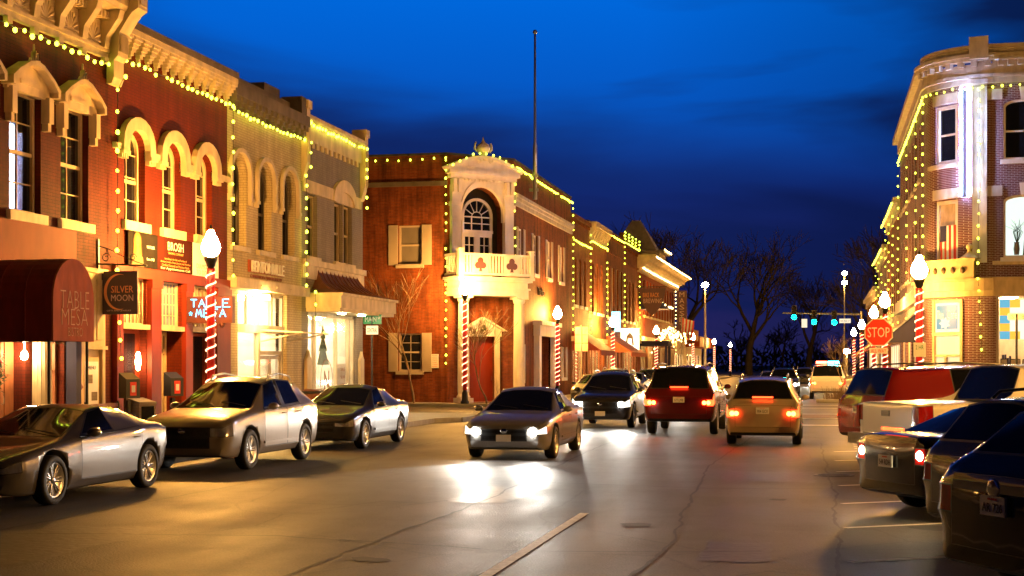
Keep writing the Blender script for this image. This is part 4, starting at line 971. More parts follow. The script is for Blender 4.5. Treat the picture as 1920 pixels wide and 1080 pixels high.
# corner with the portico
CW = 3.677; xc = CW/2
brick_front((0,0,0), R(45), CW, [(.62, CW-.62, 5.98, 10.32, 1.2, .5), (xc-.75, xc+.75, .15, 3.25, 0, .3)])
m = MB()
for a in (.12, CW-.62):
    m.box(a, a+.5, -.22, .02, 5.98, 10.35); m.box(a-.06, a+.56, -.28, .02, 9.35, 9.55); m.box(a-.05, a+.55, -.27, .02, 5.98, 6.3)
    for k in range(14): m.box(a+.16, a+.34, -.235, -.215, 6.5+k*.19, 6.6+k*.19)
    m.box(a+.03, a+.2, -.34, .02, 10.0, 10.62); m.box(a+.3, a+.47, -.34, .02, 10.0, 10.62)
m.band(outline(.62, CW-.62, 8.7, 10.62, 1.5, 20), outline(.70, CW-.70, 8.7, 10.32, 1.2, 20), -.18, .02)
arc = outline(.62, CW-.62, 8.7, 10.62, 1.5, 20)[1:-1]
m.add([(p[0],-.12,p[1]) for p in arc]+[(p[0],-.12,10.66) for p in arc], [(i, i+1, i+1+len(arc), i+len(arc)) for i in range(len(arc)-1)])
m.box(.0, CW, -.30, .02, 10.66, 10.86); m.box(-.12, CW+.12, -.42, .02, 10.86, 11.02)
for k in range(11): m.box(.75+k*.2, .83+k*.2, -.34, -.28, 10.56, 10.66)
ped = [(-.18+ (CW+.36)*k/16, 11.02+.62*math.sin(PI*k/16)) for k in range(17)]
m.prism(ped, -.34, .05); m.band([(p[0]+(p[0]-xc)*.05, p[1]+.14) for p in ped], ped, -.48, .06)
for s in (-1, 1):
    m.tube([(xc+s*(.28+.2*t*math.cos(t*9)), -.44, 11.55+.2*t*math.sin(t*9)) for t in [i/14 for i in range(15)]], .05, 5)
    m.tube([(xc+s*(.5+.07*k), -.40, 11.2+.035*math.sin(k*2)) for k in range(8)], .035, 5)
m.build('portico_frame', M['white'], B)
m = MB(); m.lathe([(.24,11.55),(.24,11.66),(.10,11.72),(.08,11.82),(.22,11.92),(.34,12.08),(.36,12.22),(.28,12.26),(.30,12.30),(.22,12.36),(.10,12.44),(.05,12.56),(.001,12.75)], (xc,-.2,0), 16)
for s in (-1,1): m.tube([(xc+s*.34,-.2,12.0),(xc+s*.48,-.2,12.12),(xc+s*.46,-.2,12.3),(xc+s*.40,-.2,12.42)], .05, 6)
m.build('urn', M['offwhite'], B)
m = MB(); d0 = .42       # arched window over french doors
o = outline(.98, CW-.98, 8.2, 9.85, .86, 20); i = outline(1.10, CW-1.10, 8.3, 9.72, .76, 20); m.band(o, i, d0-.1, d0+.05); m.box(.98, CW-.98, d0-.14, d0+.05, 8.18, 8.32)
zc = 8.95
for a in (30, 60, 90, 120, 150): m.tube([(xc+.28*math.cos(R(a)), d0-.03, zc+.25*math.sin(R(a))), (xc+.80*math.cos(R(a)), d0-.03, zc+.80*math.sin(R(a)))], .022, 4)
m.tube([(xc+.28*math.cos(R(a)), d0-.03, zc+.25*math.sin(R(a))) for a in range(0, 181, 18)], .022, 4)
m.box(1.05, CW-1.05, d0-.05, d0, zc-.03, zc+.03); m.box(1.05, CW-1.05, d0-.05, d0, 8.62, 8.66)
for q in (1, 2): x = .98+(CW-1.96)*q/3; m.box(x-.022, x+.022, d0-.05, d0, 8.3, zc)
w = m.build('window', M['white'], B)
g = MB(); g.poly([(p[0], d0, p[1]) for p in outline(1.0, CW-1.0, 8.2, 9.8, .84, 20)]); g.build('pane', M['glass'], w)
for s in (0, 1):
    a = 1.0+s*(CW-2.0)/2; b = a+(CW-2.0)/2
    m = MB(); m.band([(a,6.0),(a,8.18),(b,8.18),(b,6.0)], [(a+.15,6.3),(a+.15,8.0),(b-.15,8.0),(b-.15,6.3)], d0-.08, d0+.03, True)
    m.box((a+b)/2-.02, (a+b)/2+.02, d0-.05, d0, 6.3, 8.0)
    for k in range(1, 4): m.box(a+.12, b-.12, d0-.05, d0, 6.3+k*.43, 6.335+k*.43)
    q = m.build('balcony_door', M['white'], B)
    g = MB(); g.poly([(a+.1,d0,6.25),(b-.1,d0,6.25),(b-.1,d0,8.05),(a+.1,d0,8.05)]); g.build('pane', M['glass'], q)
m = MB(); m.box(-.2, CW+.2, .55, .62, 5.9, 10.5); m.build('recess_back', M['dark'], B)
P = 1.35       # projection of the porch
m = MB(); m.box(-.05, CW+.05, -P+.1, .0, 5.12, 5.42); m.box(-.12, CW+.12, -P+.03, -.0, 5.42, 5.5); m.box(-.02, CW+.02, -P+.13, -.0, 5.5, 5.78); m.box(-.18, CW+.18, -P-.06, -.0, 5.78, 5.88); m.box(-.26, CW+.26, -P-.14, .0, 5.88, 6.0); m.build('entablature', M['white'], B)
for a in (.30, CW-.30):
    m = MB(); m.box(a-.34, a+.34, -P+.06, -P+.74, .15, .36); m.lathe([(.32,.36),(.32,.44),(.27,.5),(.26,.6),(.255,1.8),(.215,4.78),(.25,4.82),(.29,4.95),(.29,5.0)], (a,-P+.40,0), 20); m.box(a-.33, a+.33, -P+.07, -P+.73, 5.0, 5.12)
    for k in range(18): t = 2*PI*k/18; m.tube([(a+.262*math.cos(t),-P+.4+.262*math.sin(t),.62),(a+.258*math.cos(t),-P+.4+.258*math.sin(t),1.8),(a+.22*math.cos(t),-P+.4+.22*math.sin(t),4.74)], .02, 4)
    m.build('column', M['white'], B)
m = MB(); z0, z1 = 6.0, 7.08
for x in (-.12, CW+.12): m.box(x-.11, x+.11, -P-.1, -P+.12, z0, z1+.14); m.box(x-.15, x+.15, -P-.14, -P+.16, z1+.14, z1+.2); m.box(x-.05, x+.05, -P, 0, z1-.1, z1); m.box(x-.05, x+.05, -P, 0, z0+.06, z0+.16)
m.box(-.02, CW+.02, -P-.05, -P+.07, z1-.1, z1); m.box(-.02, CW+.02, -P-.04, -P+.06, z0+.06, z0+.18)
def balus(a, b, n):
    for k in range(n): x = a+(b-a)*(k+.5)/n; m.box(x-.04, x+.04, -P-.03, -P+.05, z0+.18, z1-.1)
balus(.0, .52, 3); balus(1.42, 2.25, 5); balus(3.15, CW, 3)
for s in (-.12, CW+.12):
    for k in range(6): yy = -P+.25+k*.18; m.box(s-.03, s+.03, yy, yy+.06, z0+.16, z1-.1)
panels = [(.52, 1.42), (2.25, 3.15)]
for a, b in panels: m.box(a, b, -P-.02, -P+.03, z0+.18, z1-.1)
o = m.build('balcony', M['white'], B)
M['club'] = solid('club_plum_paint', (.11, .045, .05), .6)
for a, b in panels:
    c = (a+b)/2; zz = 6.58; m = MB()
    for q, (dx, dz) in enumerate(((0,.16),(-.15,-.06),(.15,-.06))):
        m.prism([(c+dx+.155*math.cos(2*PI*k/20), zz+dz+.155*math.sin(2*PI*k/20)) for k in range(20)], -P-.036-q*.0015, -P-.019)
    m.prism([(c-.09,zz-.34),(c+.09,zz-.34),(c+.03,zz-.1),(c+.02,zz+.05),(c-.02,zz+.05),(c-.03,zz-.1)], -P-.042, -P-.019); m.build('club_emblem', M['club'], o)
m = MB(); m.box(xc-.98, xc-.75, -.14, .02, .15, 3.3); m.box(xc+.75, xc+.98, -.14, .02, .15, 3.3); m.box(xc-1.05, xc+1.05, -.18, .02, 3.25, 3.5)
m.prism([(xc-1.2,3.5),(xc,4.05),(xc+1.2,3.5)], -.22, .02); m.band([(xc-1.3,3.5),(xc,4.16),(xc+1.3,3.5)], [(xc-1.14,3.5),(xc,4.04),(xc+1.14,3.5)], -.34, .02)
m.build('door_surround', M['white'], B)
w = door(B, xc-.74, xc+.74, .15, 3.25, .2, M['red_paint'], panels=3)
m = MB()
for k in range(5): m.ball((xc+.1*math.sin(k*2.3), -.26, 3.62+.1*math.cos(k*1.7)), .09, 8)
m.build('wreath', M['green'], w)
m = MB(); m.box(-.3, CW+.3, -P-.3, 0, .0, .15); m.box(-.5, CW+.5, -P-.7, 0, -.02, .142); m.build('step', M['pavers'], B)
FRAME = None
m = MB()      # body and flat roof behind the fronts
m.prism([(-13.9,.7),(-.5,.7),(1.9,3.0),(1.9,18.7),(-13.9,18.7)], .0, 11.0, 'z'); m.mi = 1; m.add([(-14,18.8,0),(2.6,18.8,0),(2.6,18.8,H),(-14,18.8,H)], [(0,1,2,3)]); m.build('core', [M['dark'], M['brown_brick']], B)
m = MB(); m.lathe([(.11,10.3),(.11,13.0),(.07,13.2),(.055,18.7),(.001,18.75)], (0,0,0), 10); m.box(-.4, .16, -.06, .06, 10.7, 10.85); m.box(-.4, .16, -.06, .06, 11.45, 11.6); m.ball((0,0,18.8), .12, 10)
tag(m.build('flagpole', M['steel'], None, (-14.2, 71.2, 0)), 'tall bare steel flagpole fixed to the brown brick corner building', 'flagpole')

# ---- the row beyond: three two-storey brick shops, then the corner house with the lit cornice
def row_shop(label, y0, w, h, wins, corn, awn, mat, par=0):
    B = thing('brick_building', label, 'building', (-14.5, y0, 0), R(90))
    shop = (.6, w-.6, .15, 3.1, 0, .3)
    shell_walls(B, w, 12, h, mat, wins+[shop], room=(.5, w-.5, 2.6, 3.3))
    for a in wins: window(B, *a, d=.2, fm=M['tan_paint'], sill=M['white'], nx=1, nz=1)
    shop_room(B, .55, w-.55, 2.5, 3.2, M['tan_paint'], M['warm_lamp'], 0, int(y0))
    m = MB(); m.box(.6, w-.6, .1, .2, .15, .7)
    for k in range(5): x = .6+(w-1.32)*k/4; m.box(x, x+.12, .1, .2, .7, 3.1)
    m.box(.6, w-.6, .1, .2, 2.98, 3.1); o = m.build('shopfront_frame', M['wood'], B)
    g = MB(); g.box(.6, w-.6, .14, .15, .7, 3.0); g.build('pane', M['clear'], o)
    m = MB(); m.box(.0, w, -.14, .02, 3.3, 3.6); m.build('shop_cornice', M['tan_paint'], B); m = MB()
    if corn == 'brackets':
        m.box(0, w, -.5, .02, h-.35, h-.05); m.box(0, w, -.08, .02, h-1.15, h-.35)
        for k in range(8): x = .2+k*(w-.6)/7; m.prism([(0,h-1.1),(-.1,h-1.1),(-.42,h-.5),(-.42,h-.35),(0,h-.35)], x, x+.22, 'x')
    else:
        m.box(0, w, -.18, .02, h-.25, h); m.box(0, w, -.1, .02, h-1.5, h-1.35)
        for k in range(12): x = .2+k*(w-.5)/11; m.box(x, x+.16, -.12, .01, h-.45, h-.25)
    m.build('cornice', M['tan_paint'] if corn == 'brackets' else mat, B)
    if par:
        m = MB()
        for k in range(5): x = w*k/4*.93; m.box(x, x+.4, -.05, .3, h+.06, h+.06+par)
        m.build('parapet', mat, B)
    if awn:
        m = MB(); m.prism([(-.02,3.9),(-1.75,2.75),(-1.75,2.45),(-1.72,2.45),(-1.72,2.72),(-.02,3.86)], .3, w-.3, 'x'); m.prism([(-.02,3.88),(-1.74,2.74),(-.02,2.74)], .28, .3, 'x'); m.build('awning', awn, B)
    return B
yA, yB, yC, yD = 83.7, 90.3, 97.5, 106.4
row_shop('old brick shop with a dark canvas awning right beside the brown brick corner building', yA, 6.55, 10.9, [(1.0+k*1.8, 1.9+k*1.8, 5.5, 8.4, .25) for k in range(3)], 'dentil', M['maroon_cloth'], M['row_brick'])
row_shop('brick shop in the row with a deep bracketed cornice', yB, 7.15, 11.1, [(1.1+k*1.95, 2.0+k*1.95, 5.3, 8.6, .3) for k in range(3)], 'brackets', None, M['row_brick'])
row_shop('brick shop in the row with white window frames and a lit hanging sign', yC, 8.85, 11.2, [(1.0+k*2.1, 2.2+k*2.1, 5.2, 8.8, 0) for k in range(4)], 'dentil', M['red_cloth'], M['brown_brick'])
row_shop('brick shop in the row with small battlements trimmed in lights', yD, 8.95, 11.0, [(1.2+k*2.1, 2.2+k*2.1, 5.2, 8.4, .3) for k in range(3)], 'dentil', None, M['row_brick'], par=.75)
B = thing('corner_house', 'timber corner house with a deep lit cornice and a pointed tower roof', 'building', (-14.5, 115.6, 0), R(90))
hs = [(3+k*2.4, 4.2+k*2.4, 6.0, 9.0) for k in range(11)]
shell_walls(B, 29.5, 12, 9.9, M['orange_paint'], hs)
for a in hs[:9]: window(B, *a, d=.2, fm=M['cream'], sill=M['cream'])
m = MB(); m.box(-.6, 30.2, -.35, .02, 9.4, 9.7); m.prism([(-.02,9.7),(-.5,9.85),(-1.1,10.35),(-1.5,10.5),(-1.5,10.75),(.2,10.75),(.2,9.7)], -.8, 30.6, 'x')
for k in range(40): m.box(-.4+k*.77, -.15+k*.77, -1.0, -.3, 9.95, 10.2)
m.build('cornice', M['cream'], B)
m = MB(); m.prism([(-.6,10.75),(4,12.4),(11,12.4),(11,10.75)], -.3, 30, 'x'); m.build('roof', M['dark_corbel'], B)
m = MB(); m.box(12, 17, -.4, 4.5, 10.75, 11.9); m.box(11.7, 17.3, -.8, 4.8, 11.9, 12.1); m.add([(12.4,-.1,12.1),(16.6,-.1,12.1),(16.6,4,12.1),(12.4,4,12.1),(14,1.6,15.0),(15,1.6,15.0),(15,2.4,15.0),(14,2.4,15.0)], [(0,1,5,4),(1,2,6,5),(2,3,7,6),(3,0,4,7),(4,5,6,7)]); m.build('tower', M['stone'], B)
m = MB(); m.prism([(-.02,8.2),(-2.4,6.6),(-2.4,6.4),(-.02,6.4)], .2, 3.2, 'x'); m.box(.2, 3.2, -2.4, 0, 3.4, 3.8); m.box(.3, .5, -2.3, -2.1, .1, 3.4); m.box(2.9, 3.1, -2.3, -2.1, .1, 3.4); m.build('porch_gable', M['navy_cloth'], B)
m = MB(); m.box(0, 29.5, -.25, .02, 3.6, 4.2); m.box(.5, 29, -.12, -.02, .1, .7); m.build('shop_fascia', M['cream'], B)
for k in range(6): window(B, .8+k*4.8, 4.6+k*4.8, .7, 3.4, d=-.02, fm=M['wood'], gm=M['opal'], sash=False, nx=3, name='shop_window')
def low_shop(label, y0, w, h, x=-15.2):
    B = thing('low_shop', label, 'building', (x, y0, 0), R(90)); shop = (1, w-1, .3, 3.0, 0, .3)
    shell_walls(B, w, 12, h, M['offwhite'], [shop], room=(.8, w-.8, 3, 3.2))
    shop_room(B, .9, w-.9, 2.9, 3.1, M['tan_paint'], M['warm_lamp'], 0, int(y0))
    m = MB(); m.box(-.1, w+.1, -1.6, .02, h-1.1, h+.1); m.build('trail_band', M['orange_paint'], B)  # added band; its orange colour stands in for a streak of light
    m = MB()
    for k in range(6): x = 1+(w-2.1)*k/5; m.box(x, x+.1, .1, .2, .3, 3.0)
    o = m.build('shopfront_frame', M['white'], B); g = MB(); g.box(1, w-1, .14, .15, .3, 3.0); g.build('pane', M['clear'], o)
low_shop('low pale shop with an orange band painted as a light trail past the corner house', 147, 16, 5.6)
low_shop('lower pale shop with an orange band painted as a light trail farthest down the left side', 165, 22, 5.0)
# ---- right: three-storey corner building with the rounded bay
B = thing('corner_building', 'plum brick three storey corner building with a rounded bay and pale stone cornice', 'building', (7.2, 67.0, 0))
RB = 2.6; HR = 14.4
def bend(p): a = PI + p[0]/RB; r = RB-p[1]; return (r*math.cos(a), r*math.sin(a), p[2])
UL = RB*PI/2
BEND = bend
cuts = [UL*k/14 for k in range(15)]
bw = [(1.35, 2.62, 10.7, 13.25), (1.35, 2.62, 6.45, 9.1)]; gl = [(1.2, 2.85, .3, 4.75, 0, .3)]
m = MB(); facade(m, 0, UL, 0, HR, bw+gl, .2, cuts)
m.build('bay_wall', M['purple_brick'], B)
def seg(m, y0, y1, z0, z1, a=0, b=UL):
    n = 12
    for k in range(n): m.box(a+(b-a)*k/n, a+(b-a)*(k+1)/n, y0, y1, z0, z1)
m = MB()
seg(m, -.10, .02, 14.0, 14.25); seg(m, -.22, .02, 14.25, 14.40); seg(m, -.14, .02, 14.40, 14.85); seg(m, -.40, .02, 14.95, 15.1); seg(m, -.5, .02, 15.1, 15.24); seg(m, -.16, .1, 15.24, 15.5); seg(m, -.24, .1, 15.5, 15.66)
for k in range(8): x = .2+k*UL/8; m.box(x, x+.22, -.36, -.1, 14.72, 14.95)
m.build('cornice', M['stone'], B)
m = MB()
seg(m, -.05, .02, 13.3, 13.75, 1.2, UL); seg(m, -.05, .02, 9.15, 9.6, 1.2, UL); seg(m, -.18, .02, 10.5, 10.68, 1.0, 3.0)
m.box(3.28, 3.86, -.12, .02, 6.3, 15.7); m.box(3.24, 3.90, -.18, .02, 14.0, 14.2); m.box(3.24, 3.90, -.55, .02, 15.0, 15.95)
for k in range(4): m.box(3.34+k*.13, 3.42+k*.13, -.16, -.11, 14.25, 14.9)
m.build('stone_bands', M['stone'], B)
for a in bw:
    w = window(B, *a, d=.14, fm=M['white'], nx=1, nz=1, sash=True, gm=M['glass'] if a[2] > 9 else M['opal'], fw=.16)
m = MB(); seg(m, -.35, .02, 4.85, 5.1); seg(m, -.5, .02, 5.1, 5.5); seg(m, -.62, .02, 5.5, 5.62); seg(m, -.55, .02, 5.62, 6.35, .5, 3.4); seg(m, -.62, .02, 6.35, 6.46, .45, 3.45)
m.build('bay_entablature', M['cream'], B)
m = MB()
for k in range(7): x = .85+k*.36; m.lathe([(.001,-.16),(.07,-.1),(.09,0),(.07,.1),(.001,.16)], (x,-.56,5.98), 8)
m.build('balcony_ovals', M['dark_corbel'], B)
m = MB(); m.lathe([(.45,6.46),(.3,6.55),(.12,6.72),(.06,6.82),(.13,6.95),(.12,7.05),(.001,7.15)], (3.2,-.3,0), 12); m.build('finial', M['cream'], B)
m = MB(); m.box(1.2, 1.32, -.06, .1, .3, 4.75); m.box(2.73, 2.85, -.06, .1, .3, 4.75); m.box(1.2, 2.85, -.08, .1, 3.18, 3.32); m.box(1.2, 2.85, -.05, .1, 4.6, 4.75); m.box(1.2, 2.85, -.06, .1, 2.25, 2.35)
m.box(1.95, 2.05, -.04, .1, .3, 2.25); m.build('cafe_front', M['cream'], B)
M['lit_cream'] = glow('lit_cafe_pane', (1.0, .80, .50), .62)
m = MB(); m.box(1.3, 2.75, .06, .08, .3, 3.2); m.build('lit_pane', M['lit_cream'], B)
BEND = None
# street face (along the main street) and the side-street face
FRAME = (B, (-RB, 21.0, 0), R(-90)); SL = 21.0
ws = [(1.2+k*2.6, 2.3+k*2.6, z0, z1) for k in range(7) for z0, z1 in ((10.7,13.2),(6.4,9.0))]
sh = [(1+k*4.9, 4.8+k*4.9, .3, 3.4, 0, .3) for k in range(4)]
m = MB(); facade(m, 0, SL, 0, HR, ws+sh, .2); m.build('wall', M['purple_brick'], B)
for a in ws: window(B, *a, d=.14, fm=M['white'], sill=M['stone'])
for a in sh: window(B, *a[:4], d=.2, fm=M['cream'], gm=M['lit_cream'], sash=False, nx=3, nz=2, name='shop_window')
m = MB(); m.box(0, SL, -.10, .02, 14.0, 14.4); m.box(0, SL, -.45, .02, 14.95, 15.24); m.box(0, SL, -.16, .1, 14.4, 15.6); m.box(0, SL, -.3, .02, 4.85, 5.5); m.build('cornice', M['stone'], B)
m = MB(); m.prism([(-.02,4.5),(-1.9,2.95),(-1.9,2.55),(-1.86,2.55),(-1.86,2.9),(-.02,4.44)], SL-6.2, SL-1.2, 'x'); m.prism([(-.02,4.46),(-1.88,2.93),(-.02,2.93)], SL-1.22, SL-1.2, 'x'); m.build('awning', M['navy_cloth'], B)
FRAME = (B, (0, -RB, 0), 0); FL = 14.0
fw_ = [(.45+k*3.0, 2.15+k*3.0, z0, z1, .28) for k in range(4) for z0, z1 in ((10.7,13.3),(6.5,9.2))]
fs = [(.15, 2.6, .5, 4.85, 0, .3), (3.3, 6.3, .5, 4.85, 0, .3)]
m = MB(); facade(m, 0, FL, 0, HR, fw_+fs, .2); m.build('wall', M['purple_brick'], B)
M['lit_office'] = glow('lit_office_pane', (.78, 1.0, .90), .85)
for k, a in enumerate(fw_):
    w = window(B, *a, d=.16, fm=M['white'], gm=M['lit_office'] if a[2] < 9 else M['glass'], sash=a[2] > 9, nx=1, nz=1, fw=.1, sill=M['white'])
    m = MB(); xm = (a[0]+a[1])/2; m.prism([(xm-.14,a[3]-.02),(xm+.14,a[3]-.02),(xm+.2,a[3]+.5),(xm-.2,a[3]+.5)], -.08, .02); m.build('keystone', M['white'], w)
    if a[2] < 9 and k < 2:
        m = MB(); m.lathe([(.10,0),(.13,.25),(.10,.5),(.12,.55)], (a[0]+.55, .08, a[2]+.12), 10); m.build('vase', M['shade'], w)
        m = MB(); rr = random.Random(4)
        for q in range(16): p = Vector((a[0]+.55, .08, a[2]+.6)); m.tube([p, p+Vector((rr.gauss(0,.14), 0, .5)), p+Vector((rr.gauss(0,.3), rr.uniform(-.03,.03), rr.uniform(.7,1.1)))], [.012,.01,.004], 4)
        m.build('stems', M['green'], w)
        m = MB(); m.band([(a[0]+.8,a[2]+.1),(a[0]+.85,a[2]+.75),(a[0]+1.4,a[2]+.75),(a[0]+1.45,a[2]+.1)], [(a[0]+.87,a[2]+.1),(a[0]+.9,a[2]+.68),(a[0]+1.34,a[2]+.68),(a[0]+1.38,a[2]+.1)], .05, .1); m.build('chair_back', M['black'], w)
m = MB()
for z in (13.3, 9.15): m.box(-.05, .40, -.05, .02, z, z+.45)
m.box(0, FL, -.10, .02, 14.0, 14.25); m.box(0, FL, -.22, .02, 14.25, 14.40); m.box(0, FL, -.14, .02, 14.40, 14.95); m.box(0, FL, -.45, .02, 14.95, 15.24); m.box(0, FL, -.16, .1, 15.24, 15.5); m.box(0, FL, -.24, .1, 15.5, 15.66)
for k in range(34): m.box(.2+k*.4, .42+k*.4, -.36, -.1, 14.72, 14.95)
m.build('cornice', M['stone'], B)
m = MB(); m.box(-.02, FL, -.3, .02, 4.85, 5.5); m.box(-.02, FL, -.42, .02, 5.5, 5.65); m.box(0, FL, -.04, .02, 6.2, 6.36); m.build('shop_entablature', M['cream'], B)
shop_room(B, .1, 6.4, 3.2, 4.9, M['offwhite'], M['warm_lamp'], 0, 33)
m = MB()
for a in (.15, 2.48, 3.3, 6.18): m.box(a, a+.12, .06, .18, .5, 4.85)
o = m.build('shopfront_frame', M['stone'], B); g = MB(); g.box(.15, 6.3, .11, .12, .5, 4.85); g.build('pane', M['clear'], o)
M['sq_blue'] = glow('lit_blue_panel', (.10, .42, .62), .9); M['sq_gold'] = glow('lit_gold_panel', (1.0, .52, .06), .9); M['sq_cream'] = glow('lit_cream_panel', (1.0, .84, .62), 1.1)
m = MB()
for r_ in range(5):
    for c_ in range(4):
        if 0 < r_ < 4 and 0 < c_ < 3: continue
        m.mi = (0 if (r_ in (0,4) and c_ in (0,3)) else 1 if (r_+c_) % 2 else 2) if r_ != 2 else (0 if c_ == 0 else 1)
        m.box(.3+c_*.42, .72+c_*.42, .07, .09, 3.0+(4-r_)*.34, 3.34+(4-r_)*.34)
m.mi = 2; m.box(.72, 1.56, .07, .09, 3.34, 4.36); m.build('patchwork_panel', [M['sq_blue'], M['sq_gold'], M['sq_cream']], B)
for k, (x, z, w_, h_) in enumerate(((.35,1.75,.3,.42),(.75,1.6,.42,.55),(1.25,1.72,.34,.42),(.5,1.15,.36,.36),(.95,1.1,.5,.36))):
    m = MB(); m.box(x, x+w_, .2, .22, z, z+h_); m.mi = 1; m.box(x+.04, x+w_-.04, .19, .199, z+.04, z+h_-.04); m.build('display_picture', [M['black'], M['tan_paint'] if k % 2 else M['stone']], B)
FRAME = None
m = MB(); m.prism([(-1.9,20.9),(-1.9,.5),(.3,-1.7),(13.8,-1.7),(13.8,20.9)], 5.4, 13.6, 'z'); m.prism([(-1.9,20.9),(-1.9,.6),(.0,-.5),(.0,3.8),(13.8,3.8),(13.8,20.9)], 0, 5.4, 'z'); m.build('core', M['dark'], B)
def right_front(label, y1, w, h, mat, awn=None):
    """a front on the right pavement, facing the street; y1 is its far end"""
    B = thing('brick_building', label, 'building', (4.6, y1, 0), R(-90)); n = int(w/2.4)
    ws = [(.8+k*w/n, 1.8+k*w/n, 5.2, 7.6, .25) for k in range(n)]; sh = [(.8, w-.8, .3, 3.2, 0, .3)]
    shell_walls(B, w, 12, h, mat, ws+sh)
    for a in ws: window(B, *a, d=.16, fm=M['cream'], sill=M['stone'])
    window(B, .8, w-.8, .3, 3.2, d=.2, fm=M['wood'], gm=M['lit_cream'], sash=False, nx=6, nz=1, name='shop_window')
    m = MB(); m.box(0, w, -.4, .02, h-.35, h-.02); m.box(0, w, -.15, .02, h-.9, h-.35); m.box(0, w, -.2, .02, 3.4, 3.8); m.build('cornice', M['stone'], B)
    if awn: m = MB(); m.prism([(-.02,3.9),(-1.6,2.8),(-1.6,2.5),(-1.57,2.5),(-1.57,2.76),(-.02,3.86)], .5, w-.5, 'x'); m.build('awning', awn, B)
right_front('two storey brick front next to the plum brick corner building', 104, 16, 11.9, M['row_brick'])
right_front('lower brick front in the middle of the right row', 122, 18, 10.4, M['purple_brick'], M['maroon_cloth'])
right_front('low brick front at the far end of the right row', 150, 28, 8.4, M['row_brick'], M['red_cloth'])
# ------------------------------------------------------------------ street lamps
def lamp(x, y, label, wrapped=True, detail=True, h=4.66):
    t = thing('street_lamp', label, 'street lamp', (x, y, .14), 0, 'candy striped street lamps'); h -= .14
    m = MB(); m.lathe([(.20,0),(.20,.10),(.15,.16),(.13,.5),(.10,.56),(.085,.62)], n=14); m.build('base', M['black'], t)
    m = MB(); m.lathe([(.085,.6),(.075,h-.52),(.10,h-.5),(.12,h-.42),(.16,h-.34),(.17,h-.28),(.11,h-.28)], n=14); m.build('pole', M['black'], t)
    m = MB(); m.lathe([(.10,.62),(.10,h-.55)], n=14); m.build('red_wrap', M['lamp_red'], t)
    m = MB(); n = 13*9; m.tube([(.118*math.cos(2*PI*k/9), .118*math.sin(2*PI*k/9), .7+(h-1.35)*k/n) for k in range(n+1)], .02, 5); m.build('rope_light', M['rope'], t)
    m = MB(); m.lathe([(.09,h-.27),(.18,h-.21),(.23,h-.09),(.225,h+.02),(.175,h+.15),(.115,h+.26),(.075,h+.36),(.05,h+.40)], n=18); m.build('globe', M['globe'], t)
    m = MB(); m.lathe([(.055,h+.395),(.06,h+.41),(.03,h+.45),(.035,h+.48),(.001,h+.54)], n=12); m.build('finial', M['black'], t)
    return t
for x, y, s in ((-14.67, 32.8, 'red wrapped street lamp in front of the bright red brick shop numbered 106'), (-15.75, 62.75, 'red wrapped street lamp at the corner before the white portico'),
                (-13.9, 75.9, 'red wrapped street lamp beside the portal of the brown brick corner building'), (-13.4, 93.4, 'red wrapped street lamp before the bracketed brick shop in the row'), (-13.2, 117, 'red wrapped street lamp before the corner house with the tower'),
                (-12.9, 148, 'red wrapped street lamp before the first low pale shop'), (-12.9, 178, 'small red wrapped street lamp before the lower pale shop'), (-12.9, 210, 'last and smallest street lamp on the left side'),
                (2.75, 42.5, 'red wrapped street lamp behind the stop sign, largest on the right'), (2.7, 63.9, 'red wrapped street lamp just past the side street on the right'), (2.75, 78.5, 'red wrapped street lamp by the right row, third from the stop sign'),
                (2.8, 103.5, 'red wrapped street lamp far down the right row'), (2.8, 128, 'farthest red wrapped street lamp on the right'), (7.2, 21.5, 'street lamp on the right pavement by the parked cars'), (6.9, 33.5, 'added unseen street lamp on the right pavement by the dark red estate car')):  # last lamp is added out of view to brighten the stop sign
    lamp(x, y, s, h={-15.75: 5.35, -14.67: 4.85}.get(x, 4.66))
def mast(x, y, h, label, heads=1):
    t = thing('mast_light', label, 'street light', (x, y, 0)); m = MB(); m.tube([(0,0,0),(0,0,h)], [.16,.09], 8); m.build('pole', M['steel'], t)
    for k in range(heads):
        m = MB(); z = h-k*1.4; m.lathe([(.001,-.3),(.35,-.2),(.42,0),(.3,.2),(.001,.28)], (0,-.2,z), 12); m.build('lamp_head', M['globe'], t)
mast(-13.0, 165, 11, 'tall single headed street light rising over the low pale shops'); mast(3.4, 218, 15.4, 'tall double headed street light over the far end of the street', 2)
mast(2.9, 170, 3.4, 'short bright lamp post far along the right pavement')

# ------------------------------------------------------------------ strings of lights (world coordinates)
XL = X0+.07
S = lights_on
S('string_lights', 'string of lights under the bracketed cornice of the deep red building', [(XL+.1,21.2,8.98),(XL+.1,30.75,8.98)], .33)
S('string_lights', 'string of lights hanging down between the two red brick fronts', [(XL+.4,31.0,8.75),(XL+.1,31.2,8.45),(XL+.1,31.2,4.2),(XL+.1,31.38,2.1)], .46, 0)
S('string_lights', 'string of lights under the brick pendants of the bright red building', [(XL+.06,31.45,9.33),(XL+.06,37.9,9.33)], .31)
S('string_lights', 'string of lights between the bright red and cream fronts', [(XL+.1,38.03,9.3),(XL+.1,38.03,4.5)], .42, 0)
S('string_lights', 'string of lights along the corbels of the cream front', [(XL+.06,38.2,9.24),(XL+.06,43.85,9.24)], .30)
S('string_lights', 'string of lights between the cream and grey fronts', [(XL+.28,43.97,9.2),(XL+.24,43.97,8.4),(XL+.1,43.95,8.1),(XL+.1,43.98,4.5),(XL+.35,44.1,4.3),(XL+.35,44.1,3.5),(XL+.5,44.6,3.0)], .36, 0)
S('string_lights', 'string of lights along the parapet of the grey front', [(XL+.1,44.4,9.86),(XL+.1,49.9,9.86)], .27)
